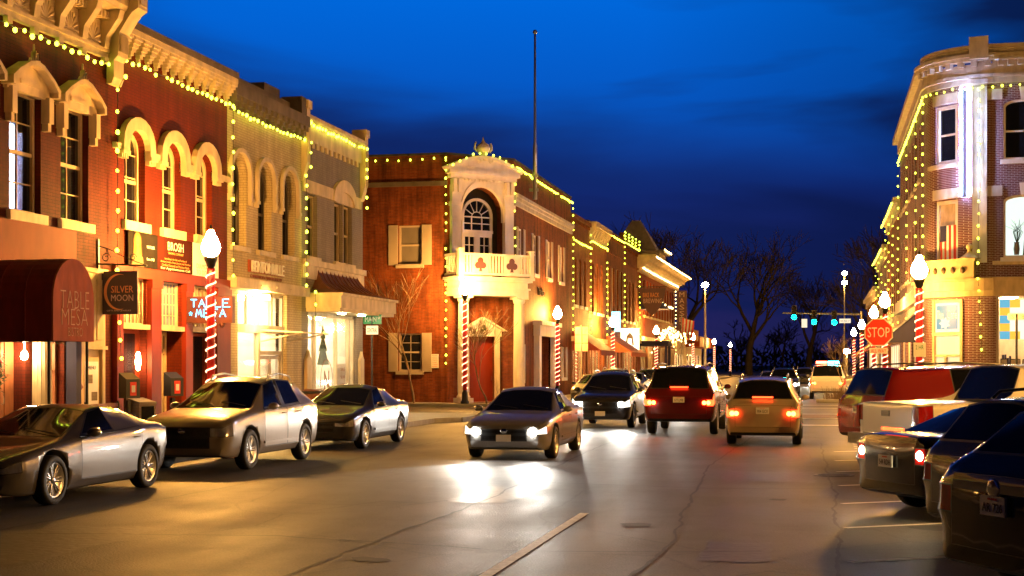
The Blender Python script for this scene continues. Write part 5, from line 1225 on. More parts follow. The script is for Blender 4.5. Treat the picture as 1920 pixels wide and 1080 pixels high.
S('string_lights', 'string of lights down the far pilaster of the grey front', [(XL+.24,49.85,9.8),(XL+.24,49.85,7.7)], .38, 0)
S('string_lights', 'string of lights along the side street parapet of the brown brick building', [(-24,64.66,11.6),(-17.15,64.66,11.6)], .55)
S('string_lights', 'string of lights down the brown brick corner left of the portico', [(-17.14,64.66,11.5),(-17.14,64.66,2.0)], .42, 0)
S('string_lights', 'string of lights over the arched pediment of the portico', [(-17.05,64.6,11.2)]+[(-17.1+2.6*t+.36, 64.8+2.6*t-.36, 11.25+.66*math.sin(PI*t)) for t in [i/10 for i in range(11)]], .42, .01)
S('string_lights', 'string of lights down the right side of the portico', [(-14.38,67.2,10.6),(-14.38,67.3,2.2)], .42, 0)
S('string_lights', 'string of lights along the main street parapet of the brown brick building', [(-14.38,67.6,11.5),(-14.38,83.5,11.5)], .30)
for k, (yy, z1) in enumerate(((83.6,11.2),(90.25,10.2),(97.45,10.6),(106.35,11.6),(115.4,11.6))):
    S('string_lights', 'vertical string of lights at the %s party wall of the far brick row' % ('nearest','second','third','fourth','last')[k], [(-14.36,yy,z1),(-14.36,yy,4.0)], .42, 0)
for k, (ya, yb, z) in enumerate(((83.7,90.2,9.35),(90.3,97.4,9.85),(97.6,106.2,11.0))):
    S('string_lights', 'string of lights along the cornice of the %s shop in the far brick row' % ('first','second','third')[k], [(-14.3,ya,z),(-14.3,yb,z)], .27)
pts = []
for k in range(5):
    a = 106.4+8.95*k/4*.93; pts += [(-14.35,a,11.1),(-14.35,a,11.85),(-14.35,a+.4,11.85),(-14.35,a+.4,11.1)]
S('string_lights', 'string of lights tracing the battlements of the far brick row', pts, .27, 0)
F = M['far_bulb']
S('string_lights', 'warm string of lights under the cornice of the corner house', [(-14.1,115.6,9.75),(-14.1,145,9.75)], .3, .02, F, .055)
S('string_lights', 'warm string of lights along the cornice edge of the corner house', [(-12.95,115.2,10.62),(-12.95,146,10.62)], .32, .02, F, .055)
S('string_lights', 'warm string of lights round the tower of the corner house', [(-13.6,127.4,12.15),(-13.6,133,12.15)], .25, 0, F, .055)
S('string_lights', 'warm string of lights down the far edge of the corner house', [(-14.4,145.2,9.3),(-14.4,145.2,3)], .4, 0, F, .055)
S('string_lights', 'warm string of lights on the porch gable of the corner house', [(-14.4,115.7,8.2),(-12.05,115.7,6.6),(-12.05,119,6.6)], .3, 0, F, .055)
gx = lambda t, r=2.72: (7.2+r*math.cos(PI+t), 67+r*math.sin(PI+t))
S('string_lights', 'string of lights round the bay and front under the pale stone cornice', [(*gx(i*PI/2/10, 2.76), 13.9) for i in range(11)]+[(12.0,64.2,13.9)], .36, .01)
S('string_lights', 'string of lights along the street cornice of the plum brick building', [(4.45,67.1,13.9),(4.45,87.8,13.9)], .30)
S('string_lights', 'string of lights down the near edge of the rounded bay', [(*gx(.10, 2.74),13.7),(*gx(.10, 2.74),4.5)], .46, 0)
S('string_lights', 'string of lights down the stone pilaster of the rounded bay', [(*gx(1.37, 2.80),13.8),(*gx(1.37, 2.80),10),(*gx(1.37,3.3),6.3),(*gx(1.37,3.3),5.6),(*gx(1.37, 2.72),4.7),(*gx(1.40, 2.72),2.6)], .5, 0)
for k, yy in enumerate((71.5, 79, 87.5)):
    S('string_lights', 'vertical string of lights on the plum brick street side, %s from the bay' % ('first','second','third')[k], [(4.45,yy,13.7),(4.45,yy,3.8)], .62, 0)
S('string_lights', 'string of lights along the cornice next to the plum brick building', [(4.15,88.2,11.6),(4.15,103.8,11.6)], .30)
for k, yy in enumerate((93, 98.5, 103.5)):
    S('string_lights', '%s vertical string of lights on the second right hand front' % ('nearest','middle','farthest')[k], [(4.4,yy,11.3),(4.4,yy,3.8)], .62, 0)
S('string_lights', 'string of lights along the cornice in the middle of the right row', [(4.15,104.2,10.1),(4.15,121.6,10.1)], .34)
for k, yy in enumerate((110, 116, 121.5)):
    S('string_lights', '%s vertical string of lights on the third right hand front' % ('nearest','middle','farthest')[k], [(4.4,yy,9.9),(4.4,yy,3.6)], .62, 0)

# ------------------------------------------------------------------ signs, awnings, shop extras
A = thing('entrance_awning', 'maroon barrel entrance awning lettered TABLE MESA BISTRO', 'awning', (X0, 24.7, 0), R(90))
def arch_prof(t=0): return [(t,2.39)]+[(.78-(.78-t)*math.cos(PI*k/16), 3.2+(.80-t)*math.sin(PI*k/16)) for k in range(17)]+[(1.56-t,2.39)]
m = MB(); pr = arch_prof()
for p, q in zip(pr, pr[1:]): m.add([(p[0],0,p[1]),(q[0],0,q[1]),(q[0],-2.2,q[1]),(p[0],-2.2,p[1])], [(0,1,2,3)])
m.build('canopy', M['maroon_cloth'], A)
m = MB(); m.prism(pr, -2.24, -2.20); f = m.build('end_panel', M['red_cloth'], A)
M['awn_letters'] = solid('awning_lettering', (.72, .42, .24), .7)
lettering('TABLE', 1.1, .34, M['awn_letters'], f, .80, -2.245, 3.20, .004, thin=.022); lettering('MESA', 1.0, .32, M['awn_letters'], f, .80, -2.245, 2.86, .004, thin=.022); lettering('BISTRO', .55, .17, M['awn_letters'], f, .82, -2.245, 2.57, .004, thin=.018); lettering('+', .07, .07, M['awn_letters'], f, .80, -2.245, 3.03, .004)
for a in (.06, 1.5): m = MB(); m.tube([(a,-2.12,.14),(a,-2.12,2.42)], .03, 8); m.tube([(a,-2.12,2.42),(a,0,2.42)], .025, 6); m.build('post', M['black'], A)
for k in range(1, 4): m = MB(); m.tube([(p[0]+(p[0]-.78)*.004, -.55*k, p[1]+.004) for p in pr], .012, 4); m.build('seam', M['maroon_cloth'], A)
A = thing('hanging_sign', 'dark square hanging sign lettered SILVER MOON with a crescent', 'hanging sign', (X0, 30.55, 0))
m = MB(); m.tube([(0,0,4.28),(1.25,0,4.22)], .022, 6); m.tube([(.02,0,4.7),(.3,0,4.62),(.7,0,4.42),(1.2,0,4.24)], .012, 5); m.box(.0,.04,-.03,.03,4.1,4.85)
for cx, r in ((.22,.12),(.9,.09)): m.tube([(cx+r*(1-t*.75)*math.cos(t*9), 0, 4.42+r*(1-t*.75)*math.sin(t*9)) for t in [i/16 for i in range(17)]], .012, 4)
m.tube([(.12,0,4.26),(.12,0,4.1)], .008, 4); m.tube([(.92,0,4.24),(.92,0,4.1)], .008, 4)
m.build('bracket', M['black'], A)
m = MB(); m.box(.06, 1.02, -.025, .025, 3.1, 4.1); b = m.build('board', solid('charcoal_sign', (.035,.016,.012), .5), A)
M['sign_copper'] = solid('sign_copper', (.70,.26,.07), .5); M['sign_grey'] = solid('sign_grey', (.55,.36,.25), .5)
o = lettering('SILVER', .56, .16, M['sign_copper'], b, .64, -.027, 3.68, .004); lettering('MOON', .56, .15, M['sign_grey'], b, .64, -.027, 3.48, .004)
m = MB(); m.band([(.55+.37*math.cos(R(a)), 3.62+.42*math.sin(R(a))) for a in range(75, 291, 9)], [(.60+.35*math.cos(R(a)), 3.62+.40*math.sin(R(a))) for a in range(75, 291, 9)], -.032, -.026); m.build('crescent', M['sign_copper'], b)
lettering('GIFTS AND JEWELRY', .62, .045, M['sign_grey'], b, .56, -.027, 3.18, .003)
A = thing('banner', 'dark brown banner lettered BROSH on the bright red front', 'banner', (X0+.03, 31.9, 0), R(90))
m = MB(); m.box(1.56, 3.62, -.06, -.03, 4.33, 5.2); b = m.build('panel', solid('banner_brown', (.045,.010,.006), .8, spec=.05), A)
lettering('BROSH', .92, .22, M['sign_white'], b, 2.6, -.061, 4.98, .004); lettering('TRADING COMPANY', .9, .055, M['sign_copper'], b, 2.6, -.061, 4.80, .004)
for k, s in enumerate(('Specializing in the Sale and Purchase of', 'Antique Jewelry, Estate Jewelry and Watches', 'Certified Diamonds and Precious Metals', 'For Appointments Call')): lettering(s, (1.3,1.75,1.6,1.7)[k], .06 if k < 3 else .075, M['sign_white'] if k == 3 else M['sign_copper'], b, 2.6, -.061, (4.64,4.56,4.48,4.39)[k], .003)
A = thing('banner', 'dark photo banner of a woman with fair hair on the bright red front', 'banner', (X0+.03, 31.9, 0), R(90))
m = MB(); m.box(0, 1.55, -.06, -.03, 4.33, 5.2); b = m.build('panel', solid('banner_dark', (.012,.010,.008), .8, var=.6, scale=2, spec=.05), A)
def oval(cx, cz, a, c, y0, y1, n=20): return [(cx+a*math.cos(2*PI*k/n), cz+c*math.sin(2*PI*k/n)) for k in range(n)], y0, y1
m = MB(); m.mi = 0
m.prism(*oval(.47,4.93,.20,.26,-.064,-.06)); m.prism([(.28,4.9),(.66,4.9),(.70,4.62),(.60,4.58),(.34,4.58),(.24,4.66)], -.0635, -.06)
m.mi = 1; m.prism(*oval(.47,4.95,.115,.155,-.068,-.064)); m.prism([(.42,4.82),(.53,4.82),(.56,4.66),(.74,4.58),(.80,4.34),(.14,4.34),(.2,4.58),(.39,4.66)], -.0672, -.064)
m.prism([(.46,4.6),(.54,4.62),(.60,4.80),(.55,4.83)], -.071, -.0672)
m.mi = 2; m.prism(*oval(.43,4.975,.022,.010,-.071,-.068)); m.prism(*oval(.51,4.975,.022,.010,-.071,-.068)); m.prism(*oval(.47,4.87,.035,.011,-.071,-.068))
m.build('portrait', [M['hair'], M['skin'], M['plate_ink']], b)
lettering('WATCHES', .4, .07, M['sign_white'], b, 1.17, -.061, 4.86, .003)
lettering('Since 1982', .4, .06, M['sign_white'], b, 1.17, -.061, 4.56, .003)
A = thing('banner', 'white banner lettered DIAMONDS TO DOLLARS right of the dark banner', 'banner', (X0+.03, 31.9, 0), R(90))
m = MB(); m.box(3.63, 5.3, -.06, -.03, 4.25, 5.2); b = m.build('panel', M['sign_white'], A); lettering('DIAMONDS\nTO DOLLARS', 1.2, .3, M['sign_grey'], b, 4.46, -.061, 4.5, .003)
# neon sign, hung from the red pilaster
A = thing('hanging_sign', 'dark box sign with blue neon letters TABLE MESA', 'neon sign', (X0, 35.15, 0))
m = MB(); m.box(.1, 1.42, -.09, .09, 3.02, 3.72); m.tube([(0,0,3.6),(.12,0,3.6)], .03, 6); m.ball((1.1,0,2.98), .09, 8); b = m.build('sign_box', solid('sign_box_brown', (.09,.02,.015), .5), A)
def neon(strokes, name): 
    m = MB()
    for s in strokes: m.tube([(p[0], -.11, p[1]) for p in s], .016, 6)
    m.build(name, M['neon'], b)
def nl(ch, x, z, w, h):
    G = {'T':[[(0,1),(1,1)],[(.5,1),(.5,0)]], 'A':[[(0,0),(.5,1),(1,0)],[(.2,.4),(.8,.4)]], 'B':[[(0,0),(0,1),(.8,.9),(.7,.55),(0,.5),(.9,.4),(.9,.08),(0,0)]], 'L':[[(0,1),(0,0),(1,0)]], 'E':[[(1,1),(0,1),(0,0),(1.2,0)],[(0,.5),(.8,.5)]], 'M':[[(0,0),(.25,1),(.5,.3),(.75,1),(1,0)]], 'S':[[(1,1),(.4,1),(.6,.5),(.5,0),(0,0)]]}[ch]
    return [[(x+p[0]*w, z+p[1]*h) for p in s] for s in G]
st = []
for k, ch in enumerate('TABLE'): st += nl(ch, .26+k*.225, 3.44, .17, .2)
for k, ch in enumerate('MESA'): st += nl(ch, .40+k*.225, 3.18, .17, .2)
neon(st, 'neon_letters'); neon([[(.26+.05*math.cos(R(a)), 3.27+.05*math.sin(R(a))) for a in range(90, 810, 144)]], 'neon_star'); neon([[(.75,3.09),(.95,3.09)]], 'neon_line')
A = thing('wall_sign', 'raised sign letters reading BENTONVILLE on the cream brick front', 'wall sign', (X0, 39.5, 0), R(90))
m = MB(); m.box(-.02, 2.66, -.08, -.005, 4.66, 5.02); b = m.build('backing', solid('sign_backing_brown', (.28,.05,.02), .5), A)
lettering('BENTONVILLE', 2.55, .34, M['sign_white'], b, 1.34, -.082, 4.84, .05); lettering('CONVENTION & VISITORS BUREAU', 2.5, .09, solid('sign_brown_letters', (.20,.04,.02), .5), b, 1.34, -.03, 4.55, .02)
# street furniture before the left fronts
def bx(name, label, cat, x, yy, rz, build, loc_z=.14):
    t = thing(name, label, cat, (x, yy, loc_z), rz); build(t); return t
def mailbox(t):
    m = MB(); m.prism([(-.18,1.0),(-.18,1.45),(.1,1.6),(.1,1.0)], -.2, .2, 'x'); m.build('box', M['trim'], t)
    m = MB(); m.box(-.09,.09,-.19,-.181,1.06,1.38); m.mi = 1; m.box(-.05,.05,-.196,-.1899,1.14,1.3); m.build('notice', [M['red_sign'], M['sign_white']], t)
    m = MB(); m.box(-.05,.05,-.05,.05,0,.95); m.build('post', M['black'], t)
def newsbox(t):
    m = MB(); m.box(-.26,.26,-.22,.22,.25,.85); m.prism([(-.24,.85),(-.24,.9),(.22,1.0),(.22,.85)], -.27, .27, 'x'); m.build('box', M['grey_brick'], t)
    m = MB(); m.box(-.2,.2,-.226,-.221,.45,.8); m.build('window', M['tint'], t)
    m = MB()
    for a in (-.2,.2):
        for b in (-.16,.16): m.box(a-.02,a+.02,b-.02,b+.02,0,.25)
    m.build('stand', M['black'], t)
bx('paper_dispenser', 'tall metal dispenser box with a red notice before the red front', 'dispenser', X0+.55, 31.0, R(65), mailbox)
bx('paper_dispenser', 'metal dispenser box beside the door numbered 106', 'dispenser', X0+.55, 33.35, R(65), mailbox)
bx('newspaper_box', 'low grey newspaper box before the dark shop window', 'newspaper box', X0+.7, 31.35, R(70), newsbox)
def bench(t):
    m = MB()
    for k in range(4): m.box(-.85,.85,-.2+k*.11,-.11+k*.11,.42,.46)
    m.build('seat', M['wood'], t)
    m = MB()
    for k in range(3): m.box(-.85,.85,.24+k*.015,.27+k*.015,.55+k*.13,.64+k*.13)
    m.build('backrest', M['wood'], t)
    for a in (-.75,.75): m = MB(); m.box(a-.03,a+.03,-.18,-.12,0,.42); m.tube([(a,.2,0),(a,.22,.44),(a,.29,.95)], .03, 6); m.tube([(a,-.15,.62),(a,.24,.62)], .022, 6); m.tube([(a,-.15,.42),(a,-.15,.62)], .022, 6); m.build('leg', M['black'], t)
bx('bench', 'wooden street bench against the deep red front', 'bench', X0+.75, 29.9, R(90), bench)
def bin_(t):
    m = MB(); m.lathe([(.26,0),(.3,.1),(.32,.85),(.34,.9),(.2,1.0),(.001,1.0)], n=16); m.build('body', M['wood'], t)
    m = MB(); m.lathe([(.35,.86),(.35,.94)], n=16); m.build('rim', M['black'], t)
bx('litter_bin', 'round brown litter bin at the foot of the grey front', 'litter bin', X0+.9, 44.3, 0, bin_)
bx('litter_bin', 'round brown litter bin beside the cream shopfront pier', 'litter bin', X0+.6, 43.2, 0, bin_)
A = thing('wreath', 'evergreen wreath with red ribbon hung on the bistro door', 'wreath', (X0-.2, 26.5, 1.75), R(90))
m = MB(); rr = random.Random(3)
for k in range(260):
    a = rr.uniform(0, 2*PI); r = .30+rr.gauss(0, .055); p = Vector((r*math.cos(a), -.04+rr.gauss(0, .04), r*math.sin(a))); q = p+Vector((rr.gauss(0,.05), rr.gauss(0,.04), rr.gauss(0,.05)))
    m.tube([p, q], [.016,.006], 3)
m.build('needles', M['green'], A)
m = MB()
for k in range(9): a = .9+k*.12; m.ball((.31*math.cos(a), -.10, .31*math.sin(a)), .035, 6)
m.build('ribbon', M['lamp_red'], A)
A = thing('garland', 'evergreen garland swagged over the lit bistro window', 'garland', (X0+.1, 28.0, 2.6), R(90)); m = MB()
for k in range(200):
    t = rr.random(); p = Vector((t*1.1, -.02+rr.gauss(0,.04), -.05+.34*(t-.35)**2*2-.05+rr.gauss(0,.04))); m.tube([p, p+Vector((rr.gauss(0,.06),rr.gauss(0,.04),rr.gauss(0,.06)))], [.015,.005], 3)
m.build('needles', M['green'], A)
# signs at the corners
def sign_post(name, label, cat, x, yy, h, mat=None): 
    t = thing(name, label, cat, (x, yy, .14)); m = MB(); m.tube([(0,0,0),(0,0,h)], .035, 8); m.build('post', mat or M['black'], t); return t
A = sign_post('street_sign', 'green street sign reading MAIN ST with a white blade below', 'street sign', -15.6, 48.6, 3.5)
m = MB(); m.box(-.32,.36,-.02,.02,3.22,3.56); b = m.build('blade', M['green_sign'], A); lettering('MAIN', .42, .17, M['sign_white'], b, -.04, -.022, 3.39, .004); lettering('ST', .1, .08, M['sign_white'], b, .27, -.022, 3.43, .004)
m = MB(); m.box(-.2,.24,-.05,-.02,2.85,3.16); b = m.build('blade', M['sign_white'], A); lettering('CENTRAL', .38, .15, M['plate_ink'], b, .02, -.052, 3.0, .004)
A = sign_post('stop_sign', 'red octagonal STOP sign on the right corner', 'stop sign', 1.52, 39.9, 3.05, M['steel'])
def octa(r): return [(r*math.cos(PI/8+k*PI/4), 2.66+r*math.sin(PI/8+k*PI/4)) for k in range(8)]
m = MB(); m.prism(octa(.405), -.055, -.045); m.mi = 1; m.prism(octa(.372), -.060, -.0552); b = m.build('plate', [M['sign_white'], M['red_sign']], A); lettering('STOP', .58, .27, M['sign_white'], b, 0, -.061, 2.66, .004)
m = MB(); m.box(-.24,.24,-.055,-.045,2.08,2.24); b = m.build('plate', M['sign_white'], A); lettering('ALL WAY', .4, .1, M['red_sign'], b, 0, -.056, 2.16, .004)
A = sign_post('street_sign', 'teal lettered white street sign on a dark post by the patchwork window', 'street sign', 5.72, 45, 3.3)
m = MB(); m.box(-.25,.75,-.02,.02,3.12,3.32); b = m.build('blade', M['sign_white'], A); lettering('ST. BLAKE', .8, .13, solid('teal_ink', (.0,.30,.34), .5), b, .25, -.022, 3.22, .004)
A = sign_post('direction_sign', 'back of a three panel wooden sign on a pale post before the awning shop', 'signpost', -12.95, 78.0, 3.95, M['tan_paint'])
for k in range(3): m = MB(); m.box(-.36,.36,.04,.07,2.5+k*.46,2.93+k*.46); m.build('panel', M['tan_paint'], A); 
A = thing('parking_sign', 'small white sign fixed to the lamp post behind the stop sign', 'sign', (2.75, 42.33, 0)); m = MB(); m.box(-.17,.17,-.02,.02,2.15,2.55); b = m.build('plate', M['sign_white'], A); lettering('2 HR', .22, .12, M['green_sign'], b, 0, -.021, 2.42, .003)
A = thing('wall_plaque', 'small white notice on the brown brick wall left of the portico', 'sign', (-17.7, 64.76, 0)); m = MB(); m.box(-.17,.17,-.02,.02,1.75,2.4); b = m.build('plate', M['sign_white'], A)
for k in range(6): lettering(('PRIVATE','PARKING','TENANTS','ONLY','TOWING','ENFORCED')[k], .26, .06, M['red_sign'], b, 0, -.021, 2.32-k*.1, .003)
A = thing('cafe_sign', 'blue and white lit window sign lettered The Cafe in the rounded bay', 'sign', (7.2, 67.0, 0))
BEND = bend
M['lit_sky'] = glow('lit_sky_panel', (.03,.24,.60), .5); M['lit_white'] = glow('lit_white_panel', (1.0,.9,.72), .7)
m = MB(); seg(m, .01, .03, 3.33, 4.62, 1.34, 2.70); m.mi = 1; seg(m, -.005, .009, 3.46, 4.50, 1.44, 2.60); m.mi = 0; m.prism([(1.95+.26*math.cos(2*PI*k/14)*(1.25 if k % 2 else .8), 3.72+.22*math.sin(2*PI*k/14)*(1.25 if k % 2 else .8)) for k in range(14)], -.012, -.006); m.build('panel', [M['lit_white'], M['lit_sky']], A)
BEND = None
t_ = PI+1.97/RB
for s, u in (('The', 1.66), ('Cafe', 2.36)):
    a = PI+u/RB; lettering(s, .50, .36, M['sign_white'], A, (RB+.02)*math.cos(a), (RB+.02)*math.sin(a), 4.1, .008, rz=a+PI/2)
# tall neon blade on the bay
a = PI+R(66); A = thing('blade_sign', 'tall vertical blade sign with blue white neon tubes on the rounded bay', 'neon sign', (7.2+2.62*math.cos(a), 67+2.62*math.sin(a), 0), a)
M['blade_neon'] = glow('blade_neon', (.50,.60,1.0), 330)
m = MB(); m.box(.12, .62, -.07, .07, 9.15, 13.75); m.box(0,.14,-.04,.04,9.6,9.7); m.box(0,.14,-.04,.04,13.2,13.3); m.build('blade', solid('blade_blue', (.03,.05,.35), .4), A)
for s in (.10, .66):
    m = MB(); m.tube([(s,-.0,9.2),(s,-.0,13.8)], .05, 8); m.build('neon_tube', M['blade_neon'], A)
for k, ch in enumerate('CAFE'): lettering(ch, .22, .5, M['sign_white'], A, .37, -.071, 12.9-k*.9, .004)
A = thing('shop_flag', 'striped flag hanging in the second floor bay window', 'flag', (7.2, 67.0, 0))
BEND = bend; m = MB()
for k in range(7): m.mi = k % 2; m.box(1.62+k*.125, 1.745+k*.125, .06, .075, 6.5, 8.0)
m.mi = 2; m.box(1.62, 2.0, .05, .0595, 7.3, 8.0); m.build('cloth', [M['red_sign'], M['sign_white'], M['navy_cloth']], A); BEND = None
A = thing('hanging_sign', 'dark shield shaped hanging sign lettered BIKE RACK BREWING', 'hanging sign', (-14.5, 114.2, 0))
m = MB(); m.prism([(.2,8.0),(2.4,8.0),(2.15,6.9),(1.75,6.2),(1.3,5.75),(.85,6.2),(.45,6.9)], -.06, .06); b = m.build('board', M['club'], A); lettering('BIKE RACK', 1.3, .36, M['sign_copper'], b, 1.2, -.062, 7.45, .01); lettering('BREWING', 1.5, .36, M['sign_grey'], b, 1.35, -.062, 6.98, .01); m = MB(); m.tube([(0,0,8.1),(2.5,0,8.1)], .04, 6); m.build('bracket', M['black'], A)
A = thing('hanging_sign', 'tall narrow dark sign lettered MASSEY at the far end of the corner house', 'hanging sign', (-14.5, 146, 0)); m = MB(); m.box(.15,1.15,-.1,.1,5.2,9.4); b = m.build('board', M['club'], A)
for k, ch in enumerate('MASSEY'): lettering(ch, .5, .5, M['sign_grey'], b, .65, -.102, 9.0-k*.64, .01)
A = thing('lit_sign', 'white glowing box sign on the third shop of the far brick row', 'sign', (-14.5, 104.5, 0)); m = MB(); m.box(.1, 1.45, -.1, .1, 2.95, 4.55); M['lit_box'] = glow('lit_box_sign', (1.0,.88,.62), 2.2); b = m.build('box', M['lit_box'], A); m = MB(); m.prism([(.45,3.3),(.55,4.0),(.78,4.25),(1.0,4.0),(1.1,3.3),(.95,3.3),(.9,3.8),(.65,3.8),(.6,3.3)], -.112, -.102); m.build('emblem', M['tan_paint'], b)
A = thing('neon_sign', 'small teal glowing box sign in the far brick row', 'neon sign', (-14.5, 99.5, 0)); M['teal'] = glow('teal_neon', (.15,.8,.9), 3); m = MB(); m.box(.15,.75,-.08,.08,4.2,5.6); m.build('box', M['teal'], A)
A = thing('national_flag', 'striped national flag on a pole outside the low pale shop', 'flag', (-13.3, 140, .14)); m = MB(); m.tube([(0,0,0),(0,0,6.6)], .05, 6); m.build('pole', M['steel'], A); m = MB()
for k in range(7): m.mi = k % 2; m.prism([(.06+k*.17,6.3-k*.05),(.23+k*.17,6.25-k*.05),(.10+k*.15,4.6-k*.1),(.0+k*.13,4.6-k*.06)], -.02, .02)
m.build('cloth', [M['red_sign'], M['sign_white']], A)
for k, (bx_, by) in enumerate(((-13.2,84.5),(-13.2,86.2),(-13.2,87.9),(-13.2,89.6))):
    A = thing('upright', 'white bollard on the kerb before the awning shop, one of four added in line', 'upright', (bx_, by, .14), 0, 'added white uprights before the awning shop'); m = MB(); m.lathe([(.09,0),(.09,.75),(.11,.78),(.11,.84),(.06,.92),(.001,.95)], n=12); m.build('post', M['white'], A); m = MB(); m.lathe([(.094,.55),(.094,.68)], n=12); m.build('band', M['sign_white'], A)  # posts added in place of white patio reflections
# mast-arm signals over the far junction
A = thing('traffic_signal', 'mast arm with three green traffic signals over the far junction', 'traffic signal', (3.2, 119, 0))
m = MB(); m.tube([(0,0,0),(0,0,6.2)], [.16,.12], 10); m.tube([(0,0,5.95),(-6.3,0,6.1)], [.10,.06], 8); m.build('mast', M['steel'], A)
for x, z in ((-5.35, 5.75), (-3.75, 5.35), (-2.15, 5.3)):
    m = MB(); m.box(x-.2, x+.2, -.15, .15, z-.25, z+.95)
    h = m.build('signal_head', M['black'], A)
    for k in range(3):
        m = MB(); m.lathe([(.001,-.06),(.14,-.04),(.20,0)], (0,0,0), 12)
        m.v = [(x+p[0], -.155+p[2], z+k*.36+p[1]) for p in m.v]; m.build('signal_lens', M['signal_green'] if k == 0 else M['dark'], h)
m = MB(); m.box(-4.75,-4.3,-.14,-.1,4.9,5.6); b = m.build('lane_sign', M['lit_white'], A)
m = MB(); m.box(-1.75,-.85,-.14,-.1,5.25,5.6); b = m.build('street_name', M['lit_white'], A); lettering('SW 2ND ST', .75, .16, M['green_sign'], b, -1.3, -.142, 5.42, .004)

# ------------------------------------------------------------------ bare trees
def tree(name, label, x, yy, h, spread, seed, trunk, mat, depth=6, lean=0, first=.28, twig=.6, group=None):
    rr = random.Random(seed); t = thing(name, label, 'tree', (x, yy, 0), 0, group); tk = MB(); cr = MB()
    def grow(p, d, L, r, lv):
        pts = [p]; q = p.copy(); dd = d.copy(); n = 3 if lv < 3 else 2
        for k in range(n):
            dd = (dd+Vector((rr.gauss(0,.13), rr.gauss(0,.13), rr.gauss(0,.10)+.05))).normalized(); q = q+dd*(L/n); pts.append(q.copy())
        r1 = r*.70
        (tk if lv < 2 else cr).tube(pts, [r+(r1-r)*i/n for i in range(n+1)], 7 if lv < 2 else 5 if lv < 4 else 3, lv < 3)
        if lv >= depth: return
        for k in range(rr.choice((3,3,4)) if lv < 3 else rr.choice((2,3,3))):
            az = rr.uniform(0, 2*PI); tilt = rr.uniform(.28, .85)*spread
            u = dd.orthogonal().normalized(); v = dd.cross(u); nd = (dd*math.cos(tilt)+(u*math.cos(az)+v*math.sin(az))*math.sin(tilt)); nd.z += .12; nd.normalize()
            s = pts[-1] if k < 2 else pts[-2].lerp(pts[-1], rr.random()); grow(s.copy(), nd, L*rr.uniform(.62,.88), max(.010 if h < 9 else .035, r1*rr.uniform(.6,.9)), lv+1)
    grow(Vector((0,0,0)), Vector((lean,0,1)).normalized(), h*first, trunk, 0)
    top = max(v[2] for v in cr.v); k = h/top
    for m in (tk, cr): m.v = [(v[0]*k, v[1]*k, v[2]*k) for v in m.v]
    tk.build('trunk', mat, t); cr.build('crown', mat, t); return t
PB = M['pale_bark']
tree('street_tree', 'slim bare young tree before the side window of the brown brick building', -18.3, 63.4, 6.6, .62, 11, .075, PB, 5, first=.34)
tree('street_tree', 'small bare tree in front of the white portico', -14.75, 62.95, 4.6, .62, 5, .055, PB, 5, first=.32)
tree('street_tree', 'bare sapling in the kerb planter behind the parked pickups', .95, 74, 3.6, .8, 8, .05, PB, 5, first=.3)
A = thing('planter', 'kerbed planting bed with dry shrubs round the bare sapling', 'planter', (.95, 74, 0)); m = MB(); m.lathe([(1.2,0),(1.2,.16),(1.05,.16)], n=20); m.build('kerb_ring', M['kerb'], A); m = MB()
for k in range(260): q = rr.uniform(0, 2*PI); r = rr.uniform(0, .9); p = Vector((r*math.cos(q), r*math.sin(q), .14)); m.tube([p, p+Vector((rr.gauss(0,.12), rr.gauss(0,.12), rr.uniform(.25,.7)))], [.010,.003], 3)
m.build('shrubs', PB, A)
big = [(-37,205,21,3),(-29,222,24,21),(-21,238,27,13),(-12,246,25.5,4),(-2,262,19,9),(14,205,24,17),(22,190,25,6),(10,240,20,12),(30,230,27,31)]
lab = ['broad bare tree behind the corner house tower','tall bare tree right of the corner house','bare tree standing left of the biggest bare tree','biggest bare tree with a wide crown at the end of the street','lower bare tree beside the biggest one, above the signals','bare tree over the far right row by the double light','dense bare tree against the plum brick building','smaller bare tree in the gap right of the signals','farthest bare tree behind the right row']
for (x, yy, h, sd), s in zip(big, lab): tree('bare_tree', s, x, yy, h, .95, sd, .62, M['bark'], 6, first=.24, group='bare trees at the end of the street')
tree('garden_tree', 'lit shrub tree full of little lights beside the shield sign', -12.6, 124, 5.4, .9, 40, .07, PB, 4, first=.3)
S('string_lights', 'tangle of warm lights wound through the shrub tree by the shield sign', [(-12.6+rr.gauss(0,.9), 124+rr.gauss(0,.9), 4.4+rr.gauss(0,.5)) for k in range(34)], .5, .05, F, .07)
# dark far bank of hedges and houses beyond the end of the street
def woods():
    rr = random.Random(77); m = MB()
    def grow(p, d, L, r, lv):
        q = p+d*L; m.tube([p, q], [r, r*.7], 3)
        if lv < 5:
            for k in range(3):
                nd = (d+Vector((rr.gauss(0,.5), rr.gauss(0,.5), rr.gauss(0,.3)+.1))).normalized(); grow(p.lerp(q, rr.uniform(.6,1)), nd, L*rr.uniform(.6,.8), r*.66, lv+1)
    for k in range(44): grow(Vector((-75+k*3.2+rr.uniform(-2,2), rr.uniform(300,340), 0)), Vector((0,0,1)), rr.uniform(2.6,4.6), .28, 0)
    for k in range(30):     # hedge and underbrush at their feet
        x0 = -80+k*5.2
        for q in range(70): p = Vector((x0+rr.uniform(-3,3), 350+rr.uniform(-3,3), rr.uniform(0,4.5))); m.tube([p, p+Vector((rr.gauss(0,.9), 0, rr.uniform(.5,1.6)))], [.3,.05], 3)
    o = m.build('far_woods', solid('far_woods', (.035,.026,.018), .95, var=.5, scale=.4)); o['kind'] = 'stuff'; o['label'] = 'dark bank of bare woods closing the end of the street'; o['category'] = 'woods'
woods()

